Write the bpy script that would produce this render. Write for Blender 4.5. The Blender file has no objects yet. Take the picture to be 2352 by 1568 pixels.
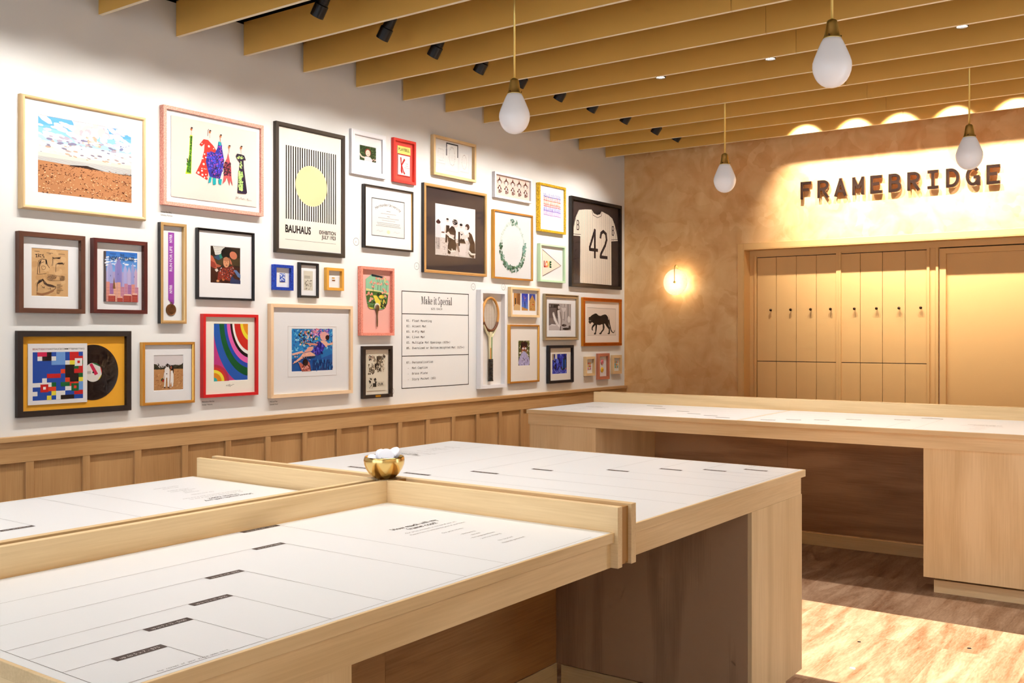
import bpy, bmesh, math, random
from mathutils import Vector, Matrix

S = bpy.context.scene
COL = S.collection
PI = math.pi

# ------------------------------------------------------------------ camera, world, light, exposure
cam_d = bpy.data.cameras.new('camera')
cam = bpy.data.objects.new('camera', cam_d)
COL.objects.link(cam)
cam.location = (4.87, 0.0, 1.449)
cam.rotation_euler = (PI / 2, 0, 0.6277)
cam_d.sensor_width = 36.0
cam_d.lens = 35.0
cam_d.shift_y = -0.0072
cam_d.clip_start = 0.05
cam_d.clip_end = 200
S.camera = cam

S.view_settings.view_transform = 'Standard'
S.view_settings.look = 'None'
S.view_settings.gamma = 1.0
S.view_settings.use_curve_mapping = False
S.view_settings.exposure = 0.72
cy = S.cycles
cy.max_bounces = 5
cy.diffuse_bounces = 3
cy.glossy_bounces = 2
cy.transmission_bounces = 4
cy.transparent_max_bounces = 8
cy.caustics_reflective = False
cy.caustics_refractive = False
cy.sample_clamp_indirect = 6.0
cy.use_adaptive_sampling = True
cy.adaptive_threshold = 0.07
cy.adaptive_min_samples = 12

world = bpy.data.worlds.new('daylight')
S.world = world
world.use_nodes = True
bg = world.node_tree.nodes['Background']
bg.inputs[0].default_value = (0.74, 0.86, 1.0, 1)
bg.inputs[1].default_value = 2.1

def add_light(name, kind, loc, direction=None, parent=None, **kw):
    d = bpy.data.lights.new(name, kind)
    for k, v in kw.items():
        setattr(d, k, v)
    o = bpy.data.objects.new(name, d)
    COL.objects.link(o)
    o.location = loc
    if direction is not None:
        o.rotation_euler = Vector(direction).to_track_quat('-Z', 'Y').to_euler()
    if parent:
        o.parent = parent
    return o

# the sun comes in level with the counters, through the glass door in the right hand wall
add_light('sun', 'SUN', (9, 4.7, 4), (-math.cos(math.radians(34)), 0, -math.sin(math.radians(34))),
          energy=14.0, angle=0.004, color=(1.0, 0.94, 0.80))

P_WALL = 28.0      # spots on the picture wall
P_SIGN = 100.0      # spots on the back wall
P_DOWN = 62.0      # spots over the tables
P_RIGHT = 70.0  # added fill spots, bounced off the right wall
C_SPOT = (1.0, 0.95, 0.89)

# ------------------------------------------------------------------ colour and materials
def lin(c):
    r = []
    for v in c[:3]:
        v = v / 255.0
        r.append(v / 12.92 if v <= 0.04045 else ((v + 0.055) / 1.055) ** 2.4)
    return (r[0], r[1], r[2], 1.0)

MATS = {}
def new_mat(name):
    m = bpy.data.materials.new(name)
    m.use_nodes = True
    return m, m.node_tree.nodes, m.node_tree.links, m.node_tree.nodes['Principled BSDF']

def plain(name, rgb, rough=0.5, metal=0.0, spec=0.5, emit=None, es=0.0, var=0.03, coat=0.0):
    if name in MATS:
        return MATS[name]
    m, N, L, b = new_mat(name)
    c = lin(rgb)
    b.inputs['Roughness'].default_value = rough
    b.inputs['Metallic'].default_value = metal
    b.inputs['Specular IOR Level'].default_value = spec
    b.inputs['Coat Weight'].default_value = coat
    tc = N.new('ShaderNodeTexCoord')
    no = N.new('ShaderNodeTexNoise'); no.inputs['Scale'].default_value = 6; no.inputs['Detail'].default_value = 3
    mx = N.new('ShaderNodeMix'); mx.data_type = 'RGBA'
    L.new(tc.outputs['Object'], no.inputs['Vector'])
    L.new(no.outputs['Fac'], mx.inputs['Factor'])
    mx.inputs[6].default_value = tuple(max(0, v * (1 - var)) for v in c[:3]) + (1,)
    mx.inputs[7].default_value = tuple(min(1, v * (1 + var)) for v in c[:3]) + (1,)
    L.new(mx.outputs[2], b.inputs['Base Color'])
    if emit:
        b.inputs['Emission Color'].default_value = lin(emit)
        b.inputs['Emission Strength'].default_value = es
    MATS[name] = m
    return m

def wood(name, dark, light, axis='X', scale=1.0, rough=0.5, cath=0.5, spec=0.3):
    if name in MATS:
        return MATS[name]
    m, N, L, b = new_mat(name)
    b.inputs['Roughness'].default_value = rough
    b.inputs['Specular IOR Level'].default_value = spec
    tc = N.new('ShaderNodeTexCoord')
    def noise(st, sc, det, dist=0.0, off=0.0):
        mp = N.new('ShaderNodeMapping')
        s = {'X': (st, 1, 1), 'Y': (1, st, 1), 'Z': (1, 1, st)}[axis]
        mp.inputs['Scale'].default_value = tuple(v * scale for v in s)
        mp.inputs['Location'].default_value = (off, off * 1.7, off * 0.6)
        n = N.new('ShaderNodeTexNoise')
        n.inputs['Scale'].default_value = sc
        n.inputs['Detail'].default_value = det
        n.inputs['Distortion'].default_value = dist
        L.new(tc.outputs['Object'], mp.inputs['Vector'])
        L.new(mp.outputs[0], n.inputs['Vector'])
        return n.outputs['Fac']
    fine = noise(0.03, 170, 3)
    broad = noise(0.12, 7, 4, 0.6, 3.3)
    # cathedral figure: rings from a stretched noise field
    fig = noise(0.16, 3.2, 2, 0.4, 8.1)
    mul = N.new('ShaderNodeMath'); mul.operation = 'MULTIPLY'; mul.inputs[1].default_value = 22
    L.new(fig, mul.inputs[0])
    sn = N.new('ShaderNodeMath'); sn.operation = 'SINE'
    L.new(mul.outputs[0], sn.inputs[0])
    rg = N.new('ShaderNodeMapRange'); rg.inputs[1].default_value = -1; rg.inputs[2].default_value = 1
    L.new(sn.outputs[0], rg.inputs[0])
    def madd(a, k, c):
        x = N.new('ShaderNodeMath'); x.operation = 'MULTIPLY_ADD'
        L.new(a, x.inputs[0]); x.inputs[1].default_value = k
        if isinstance(c, float): x.inputs[2].default_value = c
        else: L.new(c, x.inputs[2])
        return x.outputs[0]
    t = madd(rg.outputs[0], 0.22 * cath, 0.0)
    t = madd(fine, 0.38, t)
    t = madd(broad, 0.55, t)
    cr = N.new('ShaderNodeValToRGB')
    cr.color_ramp.elements[0].position = 0.34; cr.color_ramp.elements[0].color = lin(dark)
    cr.color_ramp.elements[1].position = 0.70; cr.color_ramp.elements[1].color = lin(light)
    L.new(t, cr.inputs[0])
    L.new(cr.outputs[0], b.inputs['Base Color'])
    MATS[name] = m
    return m

def oak(axis):
    return wood('oak_' + axis, (218, 184, 134), (240, 210, 162), axis, cath=0.9)

def speckle(name, c1, c2, scale, rough=0.4, metal=0.0):
    if name in MATS:
        return MATS[name]
    m, N, L, b = new_mat(name)
    b.inputs['Roughness'].default_value = rough
    b.inputs['Metallic'].default_value = metal
    tc = N.new('ShaderNodeTexCoord')
    n = N.new('ShaderNodeTexNoise'); n.inputs['Scale'].default_value = scale; n.inputs['Detail'].default_value = 2
    L.new(tc.outputs['Object'], n.inputs['Vector'])
    cr = N.new('ShaderNodeValToRGB')
    cr.color_ramp.elements[0].position = 0.4; cr.color_ramp.elements[0].color = lin(c1)
    cr.color_ramp.elements[1].position = 0.6; cr.color_ramp.elements[1].color = lin(c2)
    L.new(n.outputs['Fac'], cr.inputs[0]); L.new(cr.outputs[0], b.inputs['Base Color'])
    bp = N.new('ShaderNodeBump'); bp.inputs['Strength'].default_value = 0.3; bp.inputs['Distance'].default_value = 0.001
    L.new(n.outputs['Fac'], bp.inputs['Height']); L.new(bp.outputs[0], b.inputs['Normal'])
    MATS[name] = m
    return m

def ink_mat():
    if 'ink' in MATS:
        return MATS['ink']
    m, N, L, b = new_mat('printed_ink')
    a = N.new('ShaderNodeAttribute'); a.attribute_name = 'Col'
    L.new(a.outputs['Color'], b.inputs['Base Color'])
    b.inputs['Roughness'].default_value = 0.55
    b.inputs['Specular IOR Level'].default_value = 0.3
    MATS['ink'] = m
    return m

def thin_glass(name='clear_glazing'):
    if name in MATS:
        return MATS[name]
    m = bpy.data.materials.new(name); m.use_nodes = True
    N = m.node_tree.nodes; L = m.node_tree.links
    N.remove(N['Principled BSDF'])
    out = N['Material Output']
    tr = N.new('ShaderNodeBsdfTransparent'); tr.inputs[0].default_value = (0.99, 0.99, 0.99, 1)
    gl = N.new('ShaderNodeBsdfGlossy'); gl.inputs['Roughness'].default_value = 0.03
    fr = N.new('ShaderNodeFresnel'); fr.inputs[0].default_value = 1.3
    mx = N.new('ShaderNodeMixShader')
    ge = N.new('ShaderNodeNewGeometry')
    iv = N.new('ShaderNodeMath'); iv.operation = 'SUBTRACT'; iv.inputs[0].default_value = 1.0
    ml = N.new('ShaderNodeMath'); ml.operation = 'MULTIPLY'
    L.new(ge.outputs['Backfacing'], iv.inputs[1]); L.new(iv.outputs[0], ml.inputs[0]); L.new(fr.outputs[0], ml.inputs[1])
    L.new(ml.outputs[0], mx.inputs[0]); L.new(tr.outputs[0], mx.inputs[1]); L.new(gl.outputs[0], mx.inputs[2])
    L.new(mx.outputs[0], out.inputs[0])
    MATS[name] = m
    return m

def plaster():
    if 'plaster' in MATS:
        return MATS['plaster']
    m, N, L, b = new_mat('plaster')
    b.inputs['Roughness'].default_value = 0.62
    b.inputs['Specular IOR Level'].default_value = 0.25
    tc = N.new('ShaderNodeTexCoord')
    w = N.new('ShaderNodeTexNoise'); w.inputs['Scale'].default_value = 2.2; w.inputs['Detail'].default_value = 3
    L.new(tc.outputs['Object'], w.inputs['Vector'])
    add = N.new('ShaderNodeVectorMath'); add.operation = 'MULTIPLY_ADD'
    add.inputs[1].default_value = (0.9, 0.9, 0.9)
    L.new(w.outputs['Color'], add.inputs[0]); L.new(tc.outputs['Object'], add.inputs[2])
    v = N.new('ShaderNodeTexVoronoi'); v.feature = 'F1'; v.inputs['Scale'].default_value = 7.0
    L.new(add.outputs[0], v.inputs['Vector'])
    n = N.new('ShaderNodeTexNoise'); n.inputs['Scale'].default_value = 4.0; n.inputs['Detail'].default_value = 7; n.inputs['Distortion'].default_value = 1.2
    L.new(tc.outputs['Object'], n.inputs['Vector'])
    bw = N.new('ShaderNodeRGBToBW'); L.new(v.outputs['Color'], bw.inputs[0])
    ma = N.new('ShaderNodeMath'); ma.operation = 'MULTIPLY_ADD'; ma.inputs[1].default_value = 0.26
    L.new(bw.outputs[0], ma.inputs[0])
    mb = N.new('ShaderNodeMath'); mb.operation = 'MULTIPLY'; mb.inputs[1].default_value = 0.85
    L.new(n.outputs['Fac'], mb.inputs[0]); L.new(mb.outputs[0], ma.inputs[2])
    cr = N.new('ShaderNodeValToRGB')
    cr.color_ramp.elements[0].position = 0.30; cr.color_ramp.elements[0].color = lin((224, 164, 98))
    cr.color_ramp.elements[1].position = 0.85; cr.color_ramp.elements[1].color = lin((252, 212, 152))
    L.new(ma.outputs[0], cr.inputs[0]); L.new(cr.outputs[0], b.inputs['Base Color'])
    MATS['plaster'] = m
    return m

def floor_mat():
    m, N, L, b = new_mat('plank_floor')
    b.inputs['Roughness'].default_value = 0.42
    b.inputs['Specular IOR Level'].default_value = 0.35
    tc = N.new('ShaderNodeTexCoord')
    mp = N.new('ShaderNodeMapping'); mp.inputs['Rotation'].default_value = (0, 0, PI / 2)
    L.new(tc.outputs['Object'], mp.inputs['Vector'])
    br = N.new('ShaderNodeTexBrick')
    br.inputs['Scale'].default_value = 1.0
    br.inputs['Brick Width'].default_value = 1.22
    br.inputs['Row Height'].default_value = 0.18
    br.inputs['Mortar Size'].default_value = 0.0012
    br.inputs['Mortar Smooth'].default_value = 0.2
    br.inputs['Color1'].default_value = (0.1, 0.1, 0.1, 1)
    br.inputs['Color2'].default_value = (0.9, 0.9, 0.9, 1)
    br.inputs['Mortar'].default_value = (0.2, 0.2, 0.2, 1)
    br.offset = 0.37
    L.new(mp.outputs[0], br.inputs['Vector'])
    bw = N.new('ShaderNodeRGBToBW'); L.new(br.outputs['Color'], bw.inputs[0])
    # shift the grain from plank to plank
    off = N.new('ShaderNodeVectorMath'); off.operation = 'MULTIPLY_ADD'
    off.inputs[1].default_value = (7.3, 3.1, 0)
    L.new(br.outputs['Color'], off.inputs[0]); L.new(tc.outputs['Object'], off.inputs[2])
    m2 = N.new('ShaderNodeMapping'); m2.inputs['Scale'].default_value = (1, 0.16, 1)
    L.new(off.outputs[0], m2.inputs['Vector'])
    n1 = N.new('ShaderNodeTexNoise'); n1.inputs['Scale'].default_value = 9; n1.inputs['Detail'].default_value = 6; n1.inputs['Distortion'].default_value = 1.4
    L.new(m2.outputs[0], n1.inputs['Vector'])
    n2 = N.new('ShaderNodeTexNoise'); n2.inputs['Scale'].default_value = 130; n2.inputs['Detail'].default_value = 3
    L.new(m2.outputs[0], n2.inputs['Vector'])
    n3 = N.new('ShaderNodeTexNoise'); n3.inputs['Scale'].default_value = 3.0; n3.inputs['Detail'].default_value = 4; n3.inputs['Distortion'].default_value = 0.7
    L.new(m2.outputs[0], n3.inputs['Vector'])
    def madd(a, k, c):
        x = N.new('ShaderNodeMath'); x.operation = 'MULTIPLY_ADD'
        L.new(a, x.inputs[0]); x.inputs[1].default_value = k
        if isinstance(c, float): x.inputs[2].default_value = c
        else: L.new(c, x.inputs[2])
        return x.outputs[0]
    t = madd(n1.outputs['Fac'], 0.6, 0.0)
    t = madd(n2.outputs['Fac'], 0.28, t)
    t = madd(n3.outputs['Fac'], 0.35, t)
    t = madd(bw.outputs[0], 0.07, t)
    cr = N.new('ShaderNodeValToRGB')
    cr.color_ramp.elements[0].position = 0.42; cr.color_ramp.elements[0].color = lin((80, 48, 30))
    cr.color_ramp.elements[1].position = 0.80; cr.color_ramp.elements[1].color = lin((180, 148, 120))
    e = cr.color_ramp.elements.new(0.55); e.color = lin((130, 92, 64))
    L.new(t, cr.inputs[0]); L.new(cr.outputs[0], b.inputs['Base Color'])
    return m

# ------------------------------------------------------------------ object helpers
def tag(o, label=None, cat=None, group=None, kind=None):
    if label: o['label'] = label
    if cat: o['category'] = cat
    if group: o['group'] = group
    if kind: o['kind'] = kind
    return o

def thing(name, label, cat, loc=(0, 0, 0), rz=0.0, group=None):
    o = bpy.data.objects.new(name, None)
    o.empty_display_size = 0.05
    COL.objects.link(o)
    o.location = loc
    o.rotation_euler = (0, 0, rz)
    return tag(o, label, cat, group)

def obj(name, bm, mats, parent=None, smooth=False, bevel=0.0, label=None):
    me = bpy.data.meshes.new(name)
    bmesh.ops.recalc_face_normals(bm, faces=bm.faces)
    bm.to_mesh(me); bm.free()
    if not isinstance(mats, (list, tuple)): mats = [mats]
    for m in mats: me.materials.append(m)
    if smooth:
        for p in me.polygons: p.use_smooth = True
    o = bpy.data.objects.new(name, me)
    COL.objects.link(o)
    if parent: o.parent = parent
    if bevel > 0:
        md = o.modifiers.new('bevel', 'BEVEL'); md.width = bevel; md.segments = 2; md.limit_method = 'ANGLE'
        md.angle_limit = 0.9
    if label: o['label'] = label
    return o

def box(bm, x0, y0, z0, x1, y1, z1, mi=0):
    v = [bm.verts.new(p) for p in ((x0, y0, z0), (x1, y0, z0), (x1, y1, z0), (x0, y1, z0),
                                   (x0, y0, z1), (x1, y0, z1), (x1, y1, z1), (x0, y1, z1))]
    for f in ((0, 3, 2, 1), (4, 5, 6, 7), (0, 1, 5, 4), (1, 2, 6, 5), (2, 3, 7, 6), (3, 0, 4, 7)):
        bm.faces.new([v[i] for i in f]).material_index = mi
    return v

def bxo(name, dims, mat, parent=None, bevel=0.0, kind=None, label=None):
    bm = bmesh.new(); box(bm, *dims)
    o = obj(name, bm, mat, parent, bevel=bevel, label=label)
    if kind: o['kind'] = kind
    return o

def lathe(bm, prof, n=32, c=(0, 0, 0), axis='Z', mi=0, M=None):
    rings = []
    for r, z in prof:
        ring = []
        for k in range(n):
            a = 2 * PI * k / n
            p = Vector((r * math.cos(a), r * math.sin(a), z))
            if axis == 'X': p = Vector((p.z, p.x, p.y))
            if axis == 'Y': p = Vector((p.x, p.z, p.y))
            if M: p = M @ p
            ring.append(bm.verts.new(p + Vector(c)))
        rings.append(ring)
    for a, b in zip(rings, rings[1:]):
        for k in range(n):
            f = bm.faces.new((a[k], a[(k + 1) % n], b[(k + 1) % n], b[k])); f.material_index = mi
    for ring in (rings[0], rings[-1]):
        try: bm.faces.new(ring).material_index = mi
        except ValueError: pass

def tube(bm, pts, r, n=10, mi=0):
    pts = [Vector(p) for p in pts]
    rings = []
    u = None
    for i, p in enumerate(pts):
        d = (pts[min(i + 1, len(pts) - 1)] - pts[max(i - 1, 0)]).normalized()
        if u is None:
            u = d.cross(Vector((0, 0, 1)))
            if u.length < 1e-3: u = d.cross(Vector((1, 0, 0)))
        u = u - d * u.dot(d)
        u.normalize(); w = d.cross(u)
        rr = r[i] if isinstance(r, (list, tuple)) else r
        rings.append([bm.verts.new(p + rr * (math.cos(2 * PI * k / n) * u + math.sin(2 * PI * k / n) * w)) for k in range(n)])
    for a, b in zip(rings, rings[1:]):
        for k in range(n):
            bm.faces.new((a[k], a[(k + 1) % n], b[(k + 1) % n], b[k])).material_index = mi
    for ring in (rings[0], rings[-1]):
        bm.faces.new(ring).material_index = mi

def copy_tree(o, parent=None):
    c = o.copy(); COL.objects.link(c)
    if parent: c.parent = parent
    for ch in list(o.children): copy_tree(ch, c)
    return c

# ------------------------------------------------------------------ flat print drawing
FONT = {}
def get_font(kind):
    if kind in FONT: return FONT[kind]
    f = None
    if kind == 'mono':
        import os
        for base in (bpy.utils.system_resource('DATAFILES', path='fonts'),):
            p = os.path.join(base, 'DejaVuSansMono.woff2')
            try:
                if os.path.exists(p): f = bpy.data.fonts.load(p)
            except Exception: f = None
    FONT[kind] = f
    return f

TXT = {}
def text_tris(s, font='sans', bold=0.0, shear=0.0):
    key = (s, font, bold, shear)
    if key in TXT: return TXT[key]
    cu = bpy.data.curves.new('tmp_text', 'FONT')
    cu.body = s; cu.size = 1.0; cu.resolution_u = 3; cu.offset = bold; cu.shear = shear
    f = get_font(font)
    if f: cu.font = f
    o = bpy.data.objects.new('tmp_text', cu)
    COL.objects.link(o)
    dg = bpy.context.evaluated_depsgraph_get(); dg.update()
    ev = o.evaluated_get(dg)
    me = ev.to_mesh()
    vs = [(v.co.x, v.co.y) for v in me.vertices]
    fs = [tuple(p.vertices) for p in me.polygons]
    ev.to_mesh_clear()
    bpy.data.objects.remove(o); bpy.data.curves.remove(cu)
    xs = [v[0] for v in vs] or [0]
    TXT[key] = (vs, fs, min(xs), max(xs))
    return TXT[key]

class Art:
    """flat coloured shapes; u,v run 0..1 over w x h metres"""
    def __init__(s, w, h, dz=2e-5, seed=1):
        s.w, s.h, s.dz, s.k = w, h, dz, 0
        s.P = []
        s.rnd = random.Random(seed)
    def poly(s, pts, col, hold=False):
        s.k += 0.3 if hold else 1
        s.P.append(([(u * s.w, v * s.h) for u, v in pts], col, s.k))
    def rect(s, u0, v0, u1, v1, col, hold=False):
        s.poly([(u0, v0), (u1, v0), (u1, v1), (u0, v1)], col, hold)
    def bg(s, col): s.rect(0, 0, 1, 1, col)
    def ell(s, cu, cv, ru, rv, col, n=16, rot=0.0, hold=False):
        c, q = math.cos(rot), math.sin(rot)
        a = s.w / s.h
        pts = []
        for k in range(n):
            x, y = ru * math.cos(2 * PI * k / n), rv * math.sin(2 * PI * k / n) / a
            pts.append((cu + c * x - q * y, cv + (q * x + c * y) * a))
        s.poly(pts, col, hold)
    def line(s, pts, wd, col, hold=False):
        """wd in metres"""
        if not hold: s.k += 1
        P = [(u * s.w, v * s.h) for u, v in pts]
        for (x0, y0), (x1, y1) in zip(P, P[1:]):
            dx, dy = x1 - x0, y1 - y0
            l = math.hypot(dx, dy) or 1
            nx, ny = -dy / l * wd / 2, dx / l * wd / 2
            ex, ey = dx / l * wd * 0.3, dy / l * wd * 0.3
            s.P.append(([(x0 + nx - ex, y0 + ny - ey), (x0 - nx - ex, y0 - ny - ey), (x1 - nx + ex, y1 - ny + ey), (x1 + nx + ex, y1 + ny + ey)], col, s.k))
            s.k += 0.3
    def blobs(s, n, u0, v0, u1, v1, cols, r0, r1, asp=1.0, rot=None):
        for i in range(n):
            r = s.rnd.uniform(r0, r1)
            s.ell(s.rnd.uniform(u0, u1), s.rnd.uniform(v0, v1), r, r * asp * s.w / s.h, s.rnd.choice(cols), n=7,
                  rot=(s.rnd.uniform(-0.6, 0.6) if rot is None else s.rnd.uniform(*rot)), hold=True)
    def text(s, t, u, v, size, col, align='L', font='sans', bold=0.0, sx=1.0, shear=0.0, rot=0.0, fit=None):
        vs, fs, x0, x1 = text_tris(t, font, bold, shear)
        s.k += 1
        if fit: sx = fit / ((x1 - x0) * size)
        off = {'L': x0, 'C': (x0 + x1) / 2, 'R': x1}[align]
        c, q = math.cos(rot), math.sin(rot)
        for f in fs:
            pts = []
            for i in f:
                x, y = (vs[i][0] - off) * size * sx, vs[i][1] * size
                pts.append((u * s.w + c * x - q * y, v * s.h + q * x + c * y))
            s.P.append((pts, col, s.k))
    def emit(s, name, parent, O, U, V, mat=None):
        O, U, V = Vector(O), Vector(U), Vector(V)
        Nn = U.cross(V)
        me = bpy.data.meshes.new(name)
        verts, faces, cols = [], [], []
        for pts, col, k in s.P:
            b = len(verts)
            for x, y in pts: verts.append(O + U * x + V * y + Nn * (k * s.dz))
            faces.append(list(range(b, b + len(pts))))
            cols.append((lin([255 * 0.95 * (v / 255) ** 1.25 for v in col]), len(pts)))
        me.from_pydata(verts, [], faces)
        at = me.color_attributes.new('Col', 'FLOAT_COLOR', 'CORNER')
        i = 0
        for c, n in cols:
            for _ in range(n):
                at.data[i].color = c; i += 1
        me.materials.append(mat or ink_mat())
        o = bpy.data.objects.new(name, me); COL.objects.link(o)
        if parent: o.parent = parent
        return o

# ------------------------------------------------------------------ room shell
M_WHITE = plain('white_wall_paint', (229, 228, 225), 0.7, spec=0.25, var=0.01)
M_GOLD = plain('gold_tan_paint', (234, 184, 116), 0.5, spec=0.35, var=0.02)
M_BLACK = plain('black_paint', (14, 13, 14), 0.9, spec=0.1)
M_PL = plaster()
XR, YF, YB = 6.2, -3.0, 8.6

def struct(name, bm, m, bevel=0.0):
    o = obj(name, bm, m, bevel=bevel); o['kind'] = 'structure'; return o

bm = bmesh.new(); box(bm, -0.2, YF - 0.2, -0.1, XR + 0.2, YB + 0.4, 0.0)
struct('floor', bm, floor_mat())
bm = bmesh.new(); box(bm, -0.2, YF - 0.2, 3.75, XR + 0.2, YB + 0.4, 3.85)
struct('ceiling', bm, M_BLACK)
bm = bmesh.new(); box(bm, -0.15, YF, 0, 0, YB, 3.33, 0); box(bm, -0.15, YF, 3.33, -0.002, YB, 3.75, 1)
struct('wall_left', bm, [M_WHITE, M_BLACK])
# back wall with the cabinet opening
OX0, OX1, OZ = 1.247, 5.2, 2.22
bm = bmesh.new()
box(bm, -0.15, YB, 0, OX0, YB + 0.15, 3.75)
box(bm, OX0, YB, OZ, OX1, YB + 0.15, 3.75)
box(bm, OX1, YB, 0, XR, YB + 0.15, 3.75)
struct('wall_back', bm, M_PL)
# right wall with a glazed door opening
DY0, DY1, DZ = 4.15, 5.33, 2.62
bm = bmesh.new()
box(bm, XR, YF, 0, XR + 0.15, DY0, 3.75); box(bm, XR, DY1, 0, XR + 0.15, YB + 0.15, 3.75); box(bm, XR, DY0, DZ, XR + 0.15, DY1, 3.75)
struct('wall_right', bm, plain('cream_wall_paint', (244, 232, 212), 0.7, spec=0.2))
d2 = thing('door_2', None, None, (XR + 0.12, DY0, 0)); d2['kind'] = 'structure'
bxo('glass_pane', (0, 0.0, 0, 0.012, DY1 - DY0, DZ), thin_glass(), d2)
# front wall with three shop windows
bm = bmesh.new()
box(bm, 0, YF - 0.15, 0, XR, YF, 0.12); box(bm, 0, YF - 0.15, 3.0, XR, YF, 3.75)
for a in (0.0, 1.98, 4.02, 6.0): box(bm, a, YF - 0.15, 0.12, a + 0.2, YF, 3.0)
struct('wall_front', bm, plain('warm_wall_paint', (232, 220, 200), 0.7, spec=0.2))
for i, a in enumerate((0.2, 2.18, 4.22)):
    b_ = (1.98, 4.02, 6.0)[i]
    w = thing('window_%d' % (i + 1), None, None, (a, YF - 0.1, 0.12)); w['kind'] = 'structure'
    bm = bmesh.new()
    for q in ((0, 0, 0, 0.05, 0.06, 2.88), (b_ - a - 0.05, 0, 0, b_ - a, 0.06, 2.88), (0.05, 0, 0, b_ - a - 0.05, 0.06, 0.05), (0.05, 0, 2.83, b_ - a - 0.05, 0.06, 2.88)):
        box(bm, *q)
    obj('window_frame', bm, M_BLACK, w)
    bxo('glass_pane', (0.05, 0.025, 0.05, b_ - a - 0.05, 0.035, 2.83), thin_glass(), w)
# wainscot on the left wall
ox, oy_, oz = oak('X'), oak('Y'), oak('Z')
WY = wood('wainscot_rail', (178, 136, 88), (206, 166, 116), 'Y')
WZ = wood('wainscot_panel', (168, 126, 80), (198, 156, 106), 'Z')
bxo('trim_1', (0, YF, 0.919, 0.036, YB, 0.945), WY, bevel=0.002, kind='structure')
bxo('trim_2', (0, YF, 0.816, 0.022, YB, 0.919), WY, kind='structure')
bxo('trim_3', (0, YF, 0.10, 0.006, YB, 0.816), WZ, kind='structure')
bxo('baseboard_left', (0, YF, 0, 0.022, YB, 0.10), WY, kind='structure')
y = 2.60 - 0.302 * 18
k = 4
while y < YB - 0.05:
    if y > YF + 0.05:
        bxo('trim_%d' % k, (0.004, y - 0.021, 0.10, 0.021, y + 0.021, 0.816), WZ, bevel=0.002, kind='structure'); k += 1
    y += 0.302
# cabinet opening: casing, reveal
TD = 0.12
bm = bmesh.new()
cs = 0.055
box(bm, OX0 - cs, YB - 0.018, 0, OX0, YB, OZ + cs)
box(bm, OX1, YB - 0.018, 0, OX1 + cs, YB, OZ + cs)
box(bm, OX0, YB - 0.018, OZ, OX1, YB, OZ + cs)
struct('trim_%d' % k, bm, M_GOLD, bevel=0.003); k += 1
bm = bmesh.new()      # soffit and side reveal lining behind the casing
box(bm, OX0, YB - 0.018, OZ - 0.006, OX1, YB + TD, OZ)
box(bm, OX0, YB - 0.016, 0, OX0 + 0.006, YB + TD, OZ - 0.006)
box(bm, OX0, YB + TD, 2.165, OX1, YB + TD + 0.03, OZ)
box(bm, OX0, YB + TD, 0, 1.300, YB + TD + 0.03, 2.165)
struct('trim_%d' % k, bm, M_GOLD); k += 1
bxo('wall_recess', (OX0 - 0.1, YB + 0.55, 0, OX1 + 0.1, YB + 0.6, 2.4), M_BLACK, kind='structure')
YC = YB + TD

# ------------------------------------------------------------------ locker cabinets
M_KNOB = plain('bronze_knob', (80, 60, 44), 0.25, metal=0.9)
M_GAP = plain('dark_gap', (52, 30, 18), 0.8)
def cabinet(xs, x_l, x_r, label):
    t = thing('locker_cabinet', label, 'cabinet', (x_l, YC, 0), group='locker cabinets in the back wall')
    bm = bmesh.new()
    d = 0.42
    box(bm, 0, 0.012, 0.06, x_r - x_l, d, 2.158)
    obj('body', bm, M_GAP, t)
    bm = bmesh.new()
    box(bm, 0, -0.012, 0.0, 0.021, 0.03, 2.165); box(bm, x_r - x_l - 0.022, -0.012, 0, x_r - x_l, 0.03, 2.165)
    box(bm, 0.021, -0.006, 2.153, x_r - x_l - 0.022, 0.03, 2.165)
    obj('face_frame', bm, M_GOLD, t, bevel=0.0015)
    for a, b in zip(xs, xs[1:]):
        a0, b0 = a - x_l + 0.0018, b - x_l - 0.0018
        dr = bxo('door', (a0, 0.0, 1.2045, b0, 0.020, 2.147), M_GOLD, t, bevel=0.0012)
        bm = bmesh.new()
        lathe(bm, [(0.004, -0.0), (0.004, -0.012), (0.0105, -0.018), (0.0125, -0.026), (0.0095, -0.033), (0.001, -0.035)], 16,
              ((b0 - 0.042), 0.0, 1.668), 'Y')
        obj('knob', bm, M_KNOB, dr, smooth=True)
        bxo('door', (a0, 0.0, 0.08, b0, 0.020, 1.1985), M_GOLD, t, bevel=0.0012)
    return t
cabinet([1.3233, 1.5055, 1.6915, 1.873, 2.050], 1.300, 2.0725, 'gold painted locker cabinet with four knobbed doors, left one beside the orange plaster wall')
cabinet([2.0738, 2.2568, 2.4432, 2.6285, 2.8030], 2.0525 + 0.020, 2.825, 'gold painted locker cabinet with four knobbed doors, right one beside the wide flat panel')
# post and wide flat door
bxo('trim_%d' % k, (2.825, YC + 0.004, 0, 2.880, YC + 0.03, 2.165), M_GOLD, kind='structure', bevel=0.001); k += 1
bxo('trim_%d' % k, (2.874, YC - 0.012, 0, 2.893, YC + 0.03, 2.165), M_GOLD, kind='structure', bevel=0.001); k += 1
d1 = thing('door_1', None, None, (2.895, YC, 0)); d1['kind'] = 'structure'
bm = bmesh.new()
DW = 1.25
box(bm, 0.006, 0, 0.01, 0.055, 0.035, 2.155); box(bm, DW - 0.055, 0, 0.01, DW, 0.035, 2.155); box(bm, 0.055, 0, 2.110, DW - 0.055, 0.035, 2.155); box(bm, 0.055, 0, 0.01, DW - 0.055, 0.035, 0.08)
obj('door_frame', bm, M_GOLD, d1, bevel=0.0015)
bxo('door_panel', (0.055, 0.03, 0.08, DW - 0.055, 0.05, 2.110), M_GOLD, d1)
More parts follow.
